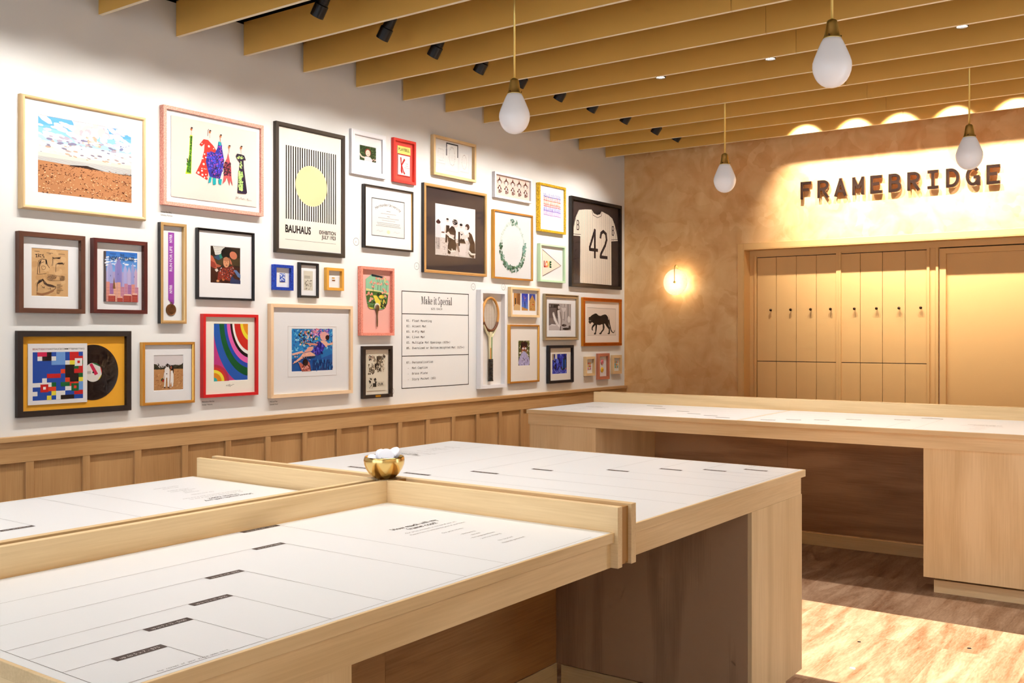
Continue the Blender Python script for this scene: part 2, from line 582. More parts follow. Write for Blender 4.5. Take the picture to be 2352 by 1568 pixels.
bxo('trim_%d' % k, (2.895 + DW, YC, 0, OX1, YC + 0.03, 2.165), M_GOLD, kind='structure'); k += 1

# ------------------------------------------------------------------ ceiling baffles
names = ['nearest the back wall', 'second from the back wall', 'third from the back wall', 'fourth from the back wall',
         'fifth from the back wall', 'sixth from the back wall', 'seventh from the back wall', 'eighth from the back wall',
         'ninth from the back wall', 'tenth from the back wall', 'eleventh from the back wall', 'twelfth from the back wall',
         'thirteenth from the back wall', 'fourteenth from the back wall', 'fifteenth from the back wall', 'sixteenth from the back wall',
         'seventeenth from the back wall']
M_BEAM = plain('baffle_paint', (230, 178, 88), 0.5, spec=0.35, var=0.02)
M_LIT_EDGE = plain('lit_edge_cream', (250, 240, 214), 0.45, var=0.0)  # underside colour lightened to carry the light bounced up from the tables
BY = []
for i in range(17):
    y = 8.203 - 0.4757 * i
    BY.append(y)
    t = thing('ceiling_baffle', 'long gold painted baffle board under the ceiling, ' + names[i], 'ceiling baffle', (0.02, y, 3.133), group='gold baffles under the ceiling')
    for a, b_ in ((0, 2.724), (2.7262, XR - 0.025)):
        bd = bxo('board', (a, 0, 0.0006, b_, 0.022, 0.202), M_BEAM, t)
        bxo('lit_edge', (a, 0, 0, b_, 0.022, 0.0006), M_LIT_EDGE, bd, label='cream bottom edge')

# ------------------------------------------------------------------ track and spot lights
M_TRK = plain('black_metal', (22, 18, 17), 0.45, metal=0.3)
M_LENS = plain('lamp_lens', (255, 250, 240), 0.3, emit=(255, 244, 226), es=40.0)
M_LENS0 = plain('lamp_lens_side', (255, 250, 240), 0.3, emit=(255, 244, 226), es=3.0)
XT = 1.03
tr = thing('lighting_track', 'long black lighting track above the baffles beside the picture wall', 'track', (XT, YF + 0.3, 3.42))
bxo('rail', (-0.018, 0, -0.012, 0.018, YB - YF - 0.5, 0.012), M_TRK, tr)
for q in range(12):
    bxo('hanger', (-0.004, 0.4 + q * 0.95, 0.012, 0.004, 0.408 + q * 0.95, 0.33), M_TRK, tr)
for y, z, lb in ((7.93, 3.47, 'short black lighting track above the baffles in front of the back wall'), (5.93, 3.47, 'black lighting track above the baffles over the aisle before the long counter'),
                 (3.2, 3.47, 'black lighting track above the far half of the island'), (1.35, 3.47, 'black lighting track above the near half of the island')):
    t = thing('lighting_track', lb, 'track', (1.4, y, z))
    bxo('rail', (0, -0.018, 0, 3.4, 0.018, 0.024), M_TRK, t)
    for q in range(4): bxo('hanger', (0.2 + q, -0.004, 0.024, 0.208 + q, 0.004, 3.75 - z), M_TRK, t)

def spot_head(name, label, top, tilt_dir, tilt, length=0.16, r=0.037, group=None, z_rail=3.408, lens=None):
    """cylinder pointing down, tilted by `tilt` towards tilt_dir (unit xy)"""
    t = thing(name, label, 'spotlight', top, group=group)
    d = Vector((tilt_dir[0] * math.sin(tilt), tilt_dir[1] * math.sin(tilt), -math.cos(tilt)))
    M = d.to_track_quat('Z', 'Y').to_matrix()
    bm = bmesh.new()
    lathe(bm, [(0.001, 0), (r * 0.72, 0.0), (r * 0.8, 0.01), (r * 0.8, length * 0.55), (r, length * 0.58), (r, length), (r * 0.86, length), (r * 0.8, length * 0.9), (0.001, length * 0.9)], 24, M=M)
    b = obj('body', bm, M_TRK, t, smooth=False)
    bm = bmesh.new()
    for q in range(5): lathe(bm, [(r * 0.8, length * 0.45 + q * 0.006), (r * 0.86, length * 0.45 + q * 0.006), (r * 0.86, length * 0.453 + q * 0.006), (r * 0.8, length * 0.453 + q * 0.006)], 24, M=M)
    obj('cooling_ring', bm, M_TRK, t)
    bm = bmesh.new(); lathe(bm, [(0.0005, length * 0.903), (r * 0.8, length * 0.903), (r * 0.8, length * 0.93), (0.0005, length * 0.93)], 20, M=M)
    obj('lens', bm, lens or M_LENS0, t)
    bm = bmesh.new(); tube(bm, [(0, 0, 0.0), (0, 0, z_rail - top[2])], 0.008, 8); box(bm, -0.02, -0.045, z_rail - top[2] - 0.02, 0.02, 0.045, z_rail - top[2])
    obj('stem', bm, M_TRK, t)
    return t, d

ords = ['first', 'second', 'third', 'fourth', 'fifth', 'sixth', 'seventh', 'eighth', 'ninth', 'tenth', 'eleventh', 'twelfth', 'thirteenth']
hy = [3.66, 4.16, 4.60, 5.05, 5.50, 5.98, 6.43, 6.93, 7.45, 7.83]
L_ = 0.16
for i, y in enumerate([2.3, 2.75, 3.2] + hy):
    vis = i >= 3
    lab = 'black cylinder spotlight aimed at the picture wall, %s along the track from the back' % ords[12 - i]
    tilt = math.radians(36)
    t, d = spot_head('track_spotlight', lab, (XT, y, 3.26), (-1, 0), tilt, group='black spotlights on the track')
    p = d * (L_ * 0.97)
    add_light('lamp', 'SPOT', p, (-XT, 0, 2.05 - 3.26), t, energy=P_WALL, color=C_SPOT, spot_size=math.radians(82), spot_blend=0.6, shadow_soft_size=0.028)

# spots on the back wall, hidden above the last baffle
for i, (x, pw) in enumerate(((1.95, 1.0), (2.36, 1.0), (2.72, 0.9), (3.12, 1.0), (3.55, 1.0), (4.1, 0.8))):
    lab = 'recessed wall spotlight behind the second baffle from the back wall, %s from the left' % ords[i]
    t, d = spot_head('baffle_spotlight', lab, (x, 7.93, 3.345), (0, 1), math.radians(22), length=0.11, group='spotlights aimed at the back wall', z_rail=3.472)
    add_light('lamp', 'SPOT', d * 0.107, (0, 0.66, -0.66), t, energy=P_SIGN * pw, color=(1.0, 0.95, 0.90), spot_size=math.radians(76), spot_blend=1.0, shadow_soft_size=0.02)

for i, y in enumerate((0.2, 1.6, 3.0, 6.4)):  # unseen fill spots, added so the right wall bounces light onto the wood
    t, d = spot_head('fill_spot', 'added black fill spotlight aimed at the right hand wall, %s from the shop window' % ords[i], (5.1, y, 3.30), (1, 0), math.radians(35), group='added fill spotlights aimed at the right hand wall', z_rail=3.408)
    add_light('lamp', 'SPOT', d * 0.157, (1, 0, -1.3), t, energy=P_RIGHT, color=(1.0, 0.90, 0.76), spot_size=math.radians(110), spot_blend=0.8, shadow_soft_size=0.03)
t = thing('lighting_track', 'added black lighting track carrying the right hand fill spotlights', 'track', (5.1, -0.5, 3.42))  # rail made up to carry the fill spots
bxo('rail', (-0.018, 0, -0.012, 0.018, 7.6, 0.012), M_TRK, t)
for q in range(4): bxo('hanger', (-0.004, 0.4 + q * 2, 0.012, 0.004, 0.408 + q * 2, 0.33), M_TRK, t)
# bright downlights between the sixth and fifth baffles
for i, (x, nm) in enumerate(((1.786, 'left one above the counter end'), (2.544, 'middle one'), (3.649, 'right one near the frame edge'))):
    t, d = spot_head('downlight', 'small glowing downlight set between the fifth and sixth baffles, ' + nm, (x, 5.93, 3.25), (0, 1), 0.0, length=0.10, r=0.034, group='lit downlights between the baffles', z_rail=3.472, lens=M_LENS)
    add_light('lamp', 'SPOT', d * 0.102, (0, 0.0, -1), t, energy=P_DOWN, color=C_SPOT, spot_size=math.radians(110), spot_blend=0.7, shadow_soft_size=0.03)
# the same lamps over the island, outside the view
for i, (x, y) in enumerate(((1.9, 1.35), (2.9, 1.35), (2.1, 3.2), (3.1, 3.2))):
    t, d = spot_head('downlight', 'small downlight set between baffles above the %s of the island' % ('near left', 'near right', 'far left', 'far right')[i], (x, y, 3.30), (0, 1), 0.0, length=0.10, r=0.034, group='downlights above the island', z_rail=3.472, lens=M_LENS0)
    add_light('lamp', 'SPOT', d * 0.102, (0, 0.0, -1), t, energy=P_DOWN * 0.9, color=C_SPOT, spot_size=math.radians(120), spot_blend=0.7, shadow_soft_size=0.03)

# ------------------------------------------------------------------ pendants
M_BRASS = plain('brushed_brass', (232, 208, 128), 0.42, metal=1.0)
M_OPAL = plain('opal_glass', (232, 230, 232), 0.25, spec=0.5, var=0.0, emit=(255, 250, 246), es=0.10)
def pendant(x, y, label):
    t = thing('pendant_lamp', label, 'pendant lamp', (x, y, 2.505), group='teardrop pendant lamps')
    s = 0.000233
    gp = [(0.001, 1390), (60, 1386), (130, 1366), (200, 1325), (262, 1262), (305, 1190), (338, 1100), (351, 1010), (345, 930), (318, 840), (280, 745), (240, 650), (200, 560), (166, 495), (150, 495)]
    bm = bmesh.new(); lathe(bm, [(r * s, (1390 - z) * s) for r, z in gp], 48)
    sh = obj('glass_shade', bm, M_OPAL, t, smooth=True, label='white opal glass teardrop')
    bp = [(168, 503), (163, 478), (146, 440), (134, 408), (124, 330), (110, 240), (100, 190), (86, 160), (60, 142), (24, 134), (24, 125)]
    bm = bmesh.new(); lathe(bm, [(r * s, (1390 - z) * s) for r, z in bp], 40)
    cap = obj('lamp_holder', bm, M_BRASS, t, smooth=True, label='brass cone holder')
    for a in (0.5, 2.6, 4.7):
        bm = bmesh.new()
        M = Vector((math.cos(a), math.sin(a), 0)).to_track_quat('Z', 'Y').to_matrix()
        lathe(bm, [(0.0005, 0.0), (0.0042, 0.0), (0.0042, 0.004), (0.0005, 0.004)], 10, (0.0355 * math.cos(a), 0.0355 * math.sin(a), (1390 - 448) * s), M=M)
        obj('screw', bm, plain('dark_brass', (90, 66, 30), 0.4, metal=0.8), cap)
    bm = bmesh.new(); tube(bm, [(0, 0, 1250 * s), (0, 0, 3.72 - 2.505)], 0.0056, 12)
    obj('rod', bm, M_BRASS, t, smooth=True)
    bm = bmesh.new(); lathe(bm, [(0.0001, 1.19), (0.05, 1.19), (0.05, 1.235), (0.0001, 1.235)], 24)
    obj('canopy', bm, M_BRASS, t)
    return t
pendant(1.795, 4.26, 'brass and white glass teardrop pendant in front of the picture wall')
pendant(3.474, 4.26, 'largest looking brass and white glass teardrop pendant, nearest the camera')
pendant(1.79, 6.95, 'small looking teardrop pendant hanging before the orange plaster, above the wall lamp')
pendant(3.49, 6.91, 'teardrop pendant overlapping the last letters of the wall sign')

# ------------------------------------------------------------------ wall lamp
t = thing('wall_sconce', 'round glowing alabaster disc wall lamp on the orange plaster', 'wall lamp', (0.606, YB, 1.938))
al, N, L, b = new_mat('alabaster')
b.inputs['Emission Color'].default_value = (1, 0.9, 0.74, 1); b.inputs['Emission Strength'].default_value = 0.35
b.inputs['Base Color'].default_value = lin((250, 238, 222)); b.inputs['Roughness'].default_value = 0.5
tb = N.new('ShaderNodeBsdfTranslucent'); tb.inputs[0].default_value = lin((255, 242, 220))
mx = N.new('ShaderNodeMixShader'); mx.inputs[0].default_value = 0.5
L.new(b.outputs[0], mx.inputs[1]); L.new(tb.outputs[0], mx.inputs[2]); L.new(mx.outputs[0], N['Material Output'].inputs[0])
nz = N.new('ShaderNodeTexNoise'); nz.inputs['Scale'].default_value = 14; nz.inputs['Detail'].default_value = 5
cr = N.new('ShaderNodeValToRGB'); cr.color_ramp.elements[0].color = lin((236, 216, 190)); cr.color_ramp.elements[1].color = lin((255, 248, 236))
L.new(nz.outputs['Fac'], cr.inputs[0]); L.new(cr.outputs[0], b.inputs['Base Color']); L.new(cr.outputs[0], tb.inputs[0])
bm = bmesh.new(); lathe(bm, [(0.001, -0.110), (0.119, -0.110), (0.124, -0.107), (0.124, -0.100), (0.119, -0.097), (0.001, -0.097)], 48, axis='Y')
obj('disc_shade', bm, al, t, smooth=False, bevel=0.001)
bm = bmesh.new(); lathe(bm, [(0.001, 0.0), (0.045, 0.0), (0.045, -0.02), (0.001, -0.02)], 32, axis='Y')
obj('backplate', bm, M_BRASS, t)
bm = bmesh.new()
arc = [(0.0, -0.122, 0.0)] + [(0.0, -0.122, z) for z in (0.05, 0.10)] + [(0.0, -0.088 - 0.034 * math.cos(a), 0.125 + 0.036 * math.sin(a)) for a in [PI * q / 8 for q in range(9)]] + [(0.0, -0.054, 0.05), (0, -0.054, 0.0), (0, -0.02, 0.0)]
tube(bm, arc, 0.0036, 10)
obj('arm', bm, M_BRASS, t, smooth=True)
bm = bmesh.new(); lathe(bm, [(0.0005, -0.13), (0.008, -0.129), (0.010, -0.122), (0.010, -0.11), (0.0005, -0.11)], 16, axis='Y')
obj('knob', bm, M_BRASS, t, smooth=True)
for a in (0, 1, 2, 3):
    add_light('lamp', 'POINT', (0.055 * math.cos(a * PI / 2 + .8), -0.062, 0.055 * math.sin(a * PI / 2 + .8)), None, t, energy=0.30, color=(1.0, 0.88, 0.70), shadow_soft_size=0.012)

# ------------------------------------------------------------------ raised sign letters on the back wall
M_LET = wood('letter_walnut', (30, 18, 12), (48, 31, 22), 'X', rough=0.7, spec=0.05)
M_LES = plain('letter_side', (120, 78, 34), 0.5)
def arc_pts(cx, cy, rx, ry, a0, a1, n=14):
    return [(cx + rx * math.cos(math.radians(a0 + (a1 - a0) * q / n)), cy + ry * math.sin(math.radians(a0 + (a1 - a0) * q / n))) for q in range(n + 1)]
LH = 0.152; LW = 0.100; SW = 0.024
def strokes(ch):
    h, w, s = LH, LW, SW
    b, t_, m = s / 2, h - s / 2, h * 0.53
    l, r = s / 2, w - s / 2
    if ch == 'F': return [[(l, 0), (l, h)], [(l, t_), (w * .95, t_)], [(l, m), (w * .78, m)]]
    if ch == 'E': return [[(l, 0), (l, h)], [(l, t_), (w * .98, t_)], [(l, m), (w * .78, m)], [(l, b), (w * .98, b)]]
    if ch == 'R': return [[(l, 0), (l, h)], [(l, t_), (w * .5, t_)] + arc_pts(w * .5, (t_ + m * .92) / 2, w * .38, (t_ - m * .92) / 2, 90, -90) + [(l, m * .92)], [(w * .45, m * .92), (w * .90, 0)]]
    if ch == 'A': return [[(w * .06, 0), (w * .5, h * .93)], [(w * .5, h * .93), (w * .94, 0)], [(w * .2, h * .3), (w * .8, h * .3)], [(w * .38, h * .94), (w * .62, h * .94)]]
    if ch == 'M': return [[(l, 0), (l, h)], [(r, 0), (r, h)], [(l, h * .93), (w * .5, h * .36)], [(r, h * .93), (w * .5, h * .36)]]
    if ch == 'B': return [[(l, 0), (l, h)], [(l, t_), (w * .48, t_)] + arc_pts(w * .48, (t_ + m) / 2, w * .34, (t_ - m) / 2, 90, -90) + [(l, m)], [(l, m), (w * .5, m)] + arc_pts(w * .5, (m + b) / 2, w * .39, (m - b) / 2, 90, -90) + [(l, b)]]
    if ch == 'I': return [[(w * .08, t_), (w * .92, t_)], [(w * .08, b), (w * .92, b)], [(w * .5, 0), (w * .5, h)]]
    if ch == 'D': return [[(l, 0), (l, h)], [(l, t_), (w * .36, t_)] + arc_pts(w * .36, h / 2, w * .53, h / 2 - b, 90, -90, 20) + [(l, b)]]
    if ch == 'G': return [arc_pts(w * .52, h / 2, w * .42, h / 2 - b, 42, 335, 26), [(w * .55, h * .44), (w * .98, h * .44)], [(w * .93, h * .46), (w * .93, h * .0)]]
def solid_stroke(bm, pts, wd, y0, y1):
    P = []
    for p in pts:
        if not P or (Vector(p) - P[-1]).length > 1e-4: P.append(Vector((p[0], p[1])))
    Lf, Rt = [], []
    for i, p in enumerate(P):
        d0 = (P[i] - P[i - 1]).normalized() if i > 0 else None
        d1 = (P[i + 1] - P[i]).normalized() if i < len(P) - 1 else None
        if d0 is None: d0 = d1
        if d1 is None: d1 = d0
        n = Vector((-(d0.y + d1.y), d0.x + d1.x))
        if n.length < 1e-6: n = Vector((-d0.y, d0.x))
        n.normalize()
        q = wd / 2 / max(0.5, n.dot(Vector((-d0.y, d0.x))))
        Lf.append(p + n * q); Rt.append(p - n * q)
    F = [[bm.verts.new((a.x, y, a.y)) for a in lst] for lst in (Lf, Rt) for y in (y0, y1)]
    lf0, lf1, rt0, rt1 = F
    for i in range(len(P) - 1):
        bm.faces.new((lf0[i], lf0[i + 1], rt0[i + 1], rt0[i])).material_index = 0
        bm.faces.new((lf1[i], rt1[i], rt1[i + 1], lf1[i + 1])).material_index = 1
        bm.faces.new((lf0[i], lf1[i], lf1[i + 1], lf0[i + 1])).material_index = 1
        bm.faces.new((rt0[i], rt0[i + 1], rt1[i + 1], rt1[i])).material_index = 1
    bm.faces.new((lf0[0], rt0[0], rt1[0], lf1[0])).material_index = 1
    bm.faces.new((lf0[-1], lf1[-1], rt1[-1], rt0[-1])).material_index = 1
word = 'FRAMEBRIDGE'
lab_l = ['first letter of the sign', 'R between the F and the A', 'only A of the sign', 'only M of the sign', 'E just right of the M', 'only B of the sign',
         'R between the B and the I', 'only I of the sign, with wide serifs', 'only D of the sign', 'only G of the sign, behind a pendant', 'last letter of the sign']
for i, ch in enumerate(word):
    x = 1.790 + i * 0.1497
    bm = bmesh.new()
    for j, st in enumerate(strokes(ch)):
        solid_stroke(bm, st, SW, -0.050 - j * 0.00015, -0.024 + j * 0.00015)
    t = thing('sign_letter', 'raised brown letter %s on the back wall, %s' % (ch, lab_l[i]), 'sign letter', (x, YB, 2.629), group='raised letters of the wall sign')
    obj('letter_face', bm, [M_LET, M_LES], t)
    bm = bmesh.new()
    px = {'I': (0.5, 0.5), 'A': (0.28, 0.72), 'G': (0.2, 0.93)}.get(ch, (0.12, 0.12))
    pz = {'A': (0.3, 0.3), 'G': (0.5, 0.2)}.get(ch, (0.2, 0.8))
    for a, c in zip(px, pz):
        lathe(bm, [(0.003, 0.0), (0.003, -0.025)], 8, (a * LW, 0, c * LH), 'Y')
    obj('standoff_pin', bm, M_LES, t)

# ------------------------------------------------------------------ design tables
M_LAM = plain('white_laminate', (234, 234, 235), 0.35, spec=0.35, var=0.004)
M_EDGE = wood('table_edge', (206, 172, 128), (236, 208, 168), 'Y')
INK = (82, 66, 62)
IN = 0.0254
SIZES = [(7, 5, 'up to 5 x 7 - $75'), (12, 9, 'up to 9 x 12 - $100'), (18, 12, 'up to 12 x 18 - $125'),
         (24, 18, 'up to 18 x 24 - $175'), (34, 24, 'up to 24 x 34 - $225'), (40, 31.7, 'up to 32 x 40 - $275')]
def price_chart(name, parent, O, U, V, Wd, Hd, mirror=False, extra=(), uc=None, vt=0.485):
    """O: corner of the sheet, U along the reading direction, V away from the reader; printed size chart"""
    a = Art(Wd, Hd, dz=4e-6)
    GREY = (150, 136, 134)
    def X(x): return (Wd - x) / Wd if mirror else x / Wd
    def ln(p, q, w=0.0011, c=GREY): a.line([(X(p[0]), p[1] / Hd), (X(q[0]), q[1] / Hd)], w, c)
    m = 0.0
    full = 40 * IN
    ln((m, m), (m, 31.7 * IN)); ln((m, m), (Wd - 0.08, m))
    ln((0.0, 31.7 * IN), (full, 31.7 * IN))
    for w, h, s in SIZES + list(extra):
        w *= IN; h *= IN
        tl = (5.05 if w > 39 * IN else 3.75) * IN
        th = 0.85 * IN
        ln((0, h), (w - tl, h)); ln((w, h - th), (w, 0))
        x0, x1 = X(w - tl), X(w)
        a.rect(min(x0, x1), (h - th) / Hd, max(x0, x1), h / Hd, (96, 80, 74))
        a.text(s, (x0 + x1) / 2, (h - th * 0.72) / Hd, 0.0125, (230, 226, 222), 'C', fit=tl * 0.78)
    a.text('The corner of your piece goes here.', X(0.09) if not mirror else X(6.6 * IN), (0.25 * IN) / Hd, 0.0095, INK, 'L', font='mono', fit=5.5 * IN)
    c = uc or full + (Wd - full) * 0.5
    cc = X(c)
    for j, (s, sz, wd) in enumerate((('How much will my', 0.030, 0.185), ('frame cost?', 0.030, 0.12))):
        a.text(s, cc, (vt - 0.006 - j * 0.028) / Hd, sz, (92, 80, 76), 'C', bold=0.006, fit=wd)
    small = ['Our prices are based on the size of your art,', 'Measure here to estimate the price of your frame.', '', 'Our price includes:', '', '- the framing', '- the mat', '- the hanging hardware', '- and free shipping', '', 'No surprises!', 'Happiness guaranteed.']
    for j, s in enumerate(small):
        if s: a.text(s, cc, (vt - 0.062 - j * 0.0255) / Hd, 0.012, (140, 130, 128), 'C', fit=len(s) * 0.0047)
    return a.emit(name, parent, O, U, V)

def table(label, x0, x1, y0, y1, slab_z=(0.887, 0.914)):
    t = thing('design_table', label, 'table', ((x0 + x1) / 2, (y0 + y1) / 2, 0), group='tables of the central island')
    cx, cy_ = (x0 + x1) / 2, (y0 + y1) / 2
    A = lambda a, b, c, d, e, f: (a - cx, b - cy_, c, d - cx, e - cy_, f)
    bxo('tabletop', A(x0, y0, slab_z[0], x1, y1, slab_z[1]), oy_, t, bevel=0.0012)
    bxo('laminate_sheet', A(x0 + 0.007, y0 + 0.007, slab_z[1] - 0.002, x1 - 0.007, y1 - 0.007, slab_z[1] + 0.0004), M_LAM, t, label='white laminate sheet')
    return t, A, cx, cy_

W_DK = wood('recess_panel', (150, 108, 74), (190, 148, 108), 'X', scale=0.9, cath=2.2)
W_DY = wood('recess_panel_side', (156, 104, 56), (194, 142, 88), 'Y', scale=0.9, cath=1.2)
W_DZ = wood('side_panel_dark', (150, 116, 88), (186, 150, 118), 'Z', cath=2.0)  # darker wood tone for one side panel of the far table
ZC, ZB = 0.983, 0.818
# near right table
T1, A, cx, cy_ = table('light oak table with a white printed top, nearest the camera at the lower left', 2.686, 3.518, 0.828, 2.333)
bxo('apron', A(3.484, 0.842, 0.818, 3.506, 2.333, 0.887), oy_, T1)
bxo('apron', A(2.70, 0.842, 0.818, 3.484, 0.864, 0.887), ox, T1)
bxo('pedestal', A(2.70, 0.852, 0.125, 3.500, 1.365, 0.817), oz, T1, bevel=0.001)
bxo('toe_kick', A(2.74, 0.90, 0.0, 3.45, 1.32, 0.105), oy_, T1)
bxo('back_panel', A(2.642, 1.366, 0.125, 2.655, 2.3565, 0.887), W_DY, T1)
bxo('toe_kick', A(2.637, 1.366, 0.0, 2.641, 2.3565, 0.112), oy_, T1)
bxo('curb_board', A(2.664, 0.80, ZB, 2.686, 2.333, ZC), oy_, T1, bevel=0.0012)
bxo('curb_board', A(2.664, 2.333, ZB, 3.529, 2.357, ZC), ox, T1, bevel=0.0012)
price_chart('price_chart', T1, (3.4985 - cx, 0.8555 - cy_, 0.9147), (0, 1, 0), (-1, 0, 0), 1.47, 0.80)
# near left table
T2, A, cx, cy_ = table('light oak table with a white printed top between the near table and the picture wall', 1.692, 2.612, 0.828, 2.333)
bxo('apron', A(1.704, 0.842, 0.818, 1.726, 2.333, 0.887), oy_, T2)
bxo('pedestal', A(1.71, 0.852, 0.125, 2.60, 1.365, 0.817), oz, T2, bevel=0.001)
bxo('toe_kick', A(1.76, 0.90, 0.0, 2.55, 1.32, 0.105), oy_, T2)
bxo('back_panel', A(2.575, 1.366, 0.125, 2.595, 2.3565, 0.887), oy_, T2)
bxo('curb_board', A(2.612, 0.80, ZB, 2.635, 2.333, ZC), oy_, T2, bevel=0.0012)
bxo('curb_board', A(1.702, 2.341, ZB, 2.635, 2.3565, ZC), ox, T2, bevel=0.0012)
price_chart('price_chart', T2, (1.712 - cx, 2.325 - cy_, 0.9147), (0, -1, 0), (1, 0, 0), 1.47, 0.88, mirror=True)
# far table
T3, A, cx, cy_ = table('light oak table with a white printed top, far side of the island behind the bowl', 1.692, 3.499, 2.433, 3.865)
bxo('apron', A(3.463, 2.433, 0.818, 3.485, 3.852, 0.887), oy_, T3)
bxo('apron', A(1.71, 3.830, 0.818, 3.463, 3.852, 0.887), ox, T3)
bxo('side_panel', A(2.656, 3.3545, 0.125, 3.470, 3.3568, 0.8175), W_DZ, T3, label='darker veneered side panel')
bxo('pedestal', A(2.647, 3.357, 0.125, 3.485, 3.862, 0.8175), oz, T3, bevel=0.001)
bxo('pedestal', A(1.71, 3.357, 0.125, 2.55, 3.862, 0.8175), oz, T3, bevel=0.001)
bxo('toe_kick', A(2.66, 3.385, 0.0, 3.435, 3.82, 0.110), ox, T3)
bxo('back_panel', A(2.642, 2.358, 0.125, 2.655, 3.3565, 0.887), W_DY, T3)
bxo('toe_kick', A(2.637, 2.358, 0.0, 2.641, 3.384, 0.112), oy_, T3)
bxo('curb_board', A(1.705, 2.407, ZB, 3.529, 2.433, ZC), ox, T3, bevel=0.0012)
bm = bmesh.new()
box(bm, *A(1.73, 2.3572, ZB + 0.003, 2.600, 2.4068, 0.935)); box(bm, *A(2.700, 2.3572, ZB + 0.003, 3.500, 2.4068, 0.935)); box(bm, *A(3.500, 2.3572, ZB + 0.003, 3.518, 2.4068, ZC - 0.006))
box(bm, *A(2.602, 2.3572, ZB + 0.003, 2.698, 2.4068, ZC - 0.001))
obj('spacer', bm, plain('spacer_gold', (178, 128, 62), 0.6), T3)
price_chart('price_chart', T3, (3.478 - cx, 3.845 - cy_, 0.9147), (-1, 0, 0), (0, -1, 0), 1.74, 1.36, extra=((47.3, 38.9, 'up to 36 x 48 - $375'), (59.2, 38.9, 'up to 40 x 60 - $500')), uc=1.60, vt=0.54)

# ------------------------------------------------------------------ far counter
TH = math.radians(1.2)
F = thing('long_counter', 'long light oak counter with a white printed top in front of the lockers', 'counter', (0.795, 5.79, 0), TH)
CL = 3.22
JX = 1.575
for a, b_ in ((0, JX), (JX, CL)):
    bxo('countertop', (a, 0, 0.887, b_, 0.972, 0.914), ox, F, bevel=0.0012)
    bxo('laminate_sheet', (a + 0.007, 0.007, 0.912, b_ - 0.007, 0.965, 0.9144), M_LAM, F, label='white laminate sheet')
    bxo('curb_board', (a if a else -0.012, 0.972, 0.80, b_, 0.994, 0.992), ox, F, bevel=0.0012)
bxo('curb_board', (0.03, 1.012, 0.80, CL, 1.034, 0.994), ox, F, bevel=0.0012)
bm = bmesh.new(); box(bm, 0.05, 0.994, 0.80, CL - 0.02, 1.012, 0.95)
obj('spacer', bm, MATS['spacer_gold'], F)
bxo('apron', (0.006, 0.016, 0.811, CL - 0.006, 0.038, 0.887), ox, F)
for a, b_ in ((0.010, 0.552), (2.665, 3.21)):
    bxo('pedestal', (a, 0.026, 0.09, b_, 0.915, 0.8105), oz, F, bevel=0.001)
    bxo('toe_kick', (a + 0.045, 0.075, 0.0, b_ - 0.03, 0.86, 0.070), ox, F)
bxo('apron', (0.006, 0.04, 0.811, 0.028, 0.972, 0.887), oy_, F)
for a, b_ in ((0.5525, JX), (JX + 0.0015, 2.6645)):
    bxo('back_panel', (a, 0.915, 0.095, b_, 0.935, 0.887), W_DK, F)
    bxo('toe_kick', (a, 0.93, 0.0, b_, 0.95, 0.082), ox, F)
price_chart('price_chart', F, (JX - 0.02, 0.018, 0.9147), (-1, 0, 0), (0, 1, 0), 1.52, 0.93)
price_chart('price_chart', F, (JX + 0.02, 0.018, 0.9147), (1, 0, 0), (0, 1, 0), 1.60, 0.93)

# ------------------------------------------------------------------ bowl of round white tape measures
BX, BYY, BZ = 2.642, 2.366, ZC
t = thing('brass_bowl', 'small polished brass bowl holding white pucks on the crossing of the table curbs', 'bowl', (BX, BYY, BZ))
bm = bmesh.new()
prof_o = [(0.0005, 0.0), (0.028, 0.0), (0.036, 0.004), (0.048, 0.015), (0.058, 0.030), (0.0645, 0.046), (0.066, 0.058), (0.0645, 0.067), (0.063, 0.071)]
prof_i = [(0.0615, 0.070), (0.0625, 0.060), (0.061, 0.046), (0.055, 0.032), (0.045, 0.018), (0.03, 0.007), (0.0005, 0.004)]
lathe(bm, prof_o + prof_i, 56)
obj('bowl_body', bm, plain('polished_brass', (224, 190, 120), 0.2, metal=1.0, var=0.0), t, smooth=True)
M_PUCK = plain('puck_white', (240, 239, 246), 0.4, var=0.0)
def puck(loc, rot, label, txt=False, r=0.025):
    p = thing('round_tape_measure', label, 'tape measure', loc, group='round white pucks in the brass bowl')
    p.rotation_euler = rot
    bm = bmesh.new(); lathe(bm, [(0.0005, -0.008), (r - 0.003, -0.008), (r, -0.005), (r, 0.005), (r - 0.003, 0.008), (0.0005, 0.008)], 32)
    obj('case', bm, M_PUCK, p, smooth=False)
    if txt:
        a = Art(0.04, 0.04); a.text('framebridge', 0.5, 0.22, 0.006, (60, 56, 60), 'C', bold=0.01)
        a.emit('lettering', p, (-0.02, -0.02, 0.0081), (1, 0, 0), (0, 1, 0))
hd = 0.6277
puck((BX + 0.014, BYY - 0.006, BZ + 0.070), (1.05, 0.12, hd + 0.05), 'white puck facing front with tiny lettering, right side of the bowl', True, 0.027)
puck((BX + 0.018, BYY + 0.026, BZ + 0.078), (0.75, -0.25, hd - 0.5), 'white puck topmost at the back of the bowl', r=0.024)
puck((BX - 0.016, BYY + 0.004, BZ + 0.070), (1.2, 0.4, hd + 0.9), 'white puck seen edge on in the middle of the bowl', r=0.023)
puck((BX - 0.030, BYY - 0.018, BZ + 0.060), (0.35, 0.45, hd), 'white puck lying low at the front left of the bowl', r=0.021)
puck((BX - 0.006, BYY - 0.004, BZ + 0.040), (0.1, 0.1, 0), 'white puck lying flat under the others in the bowl', r=0.024)

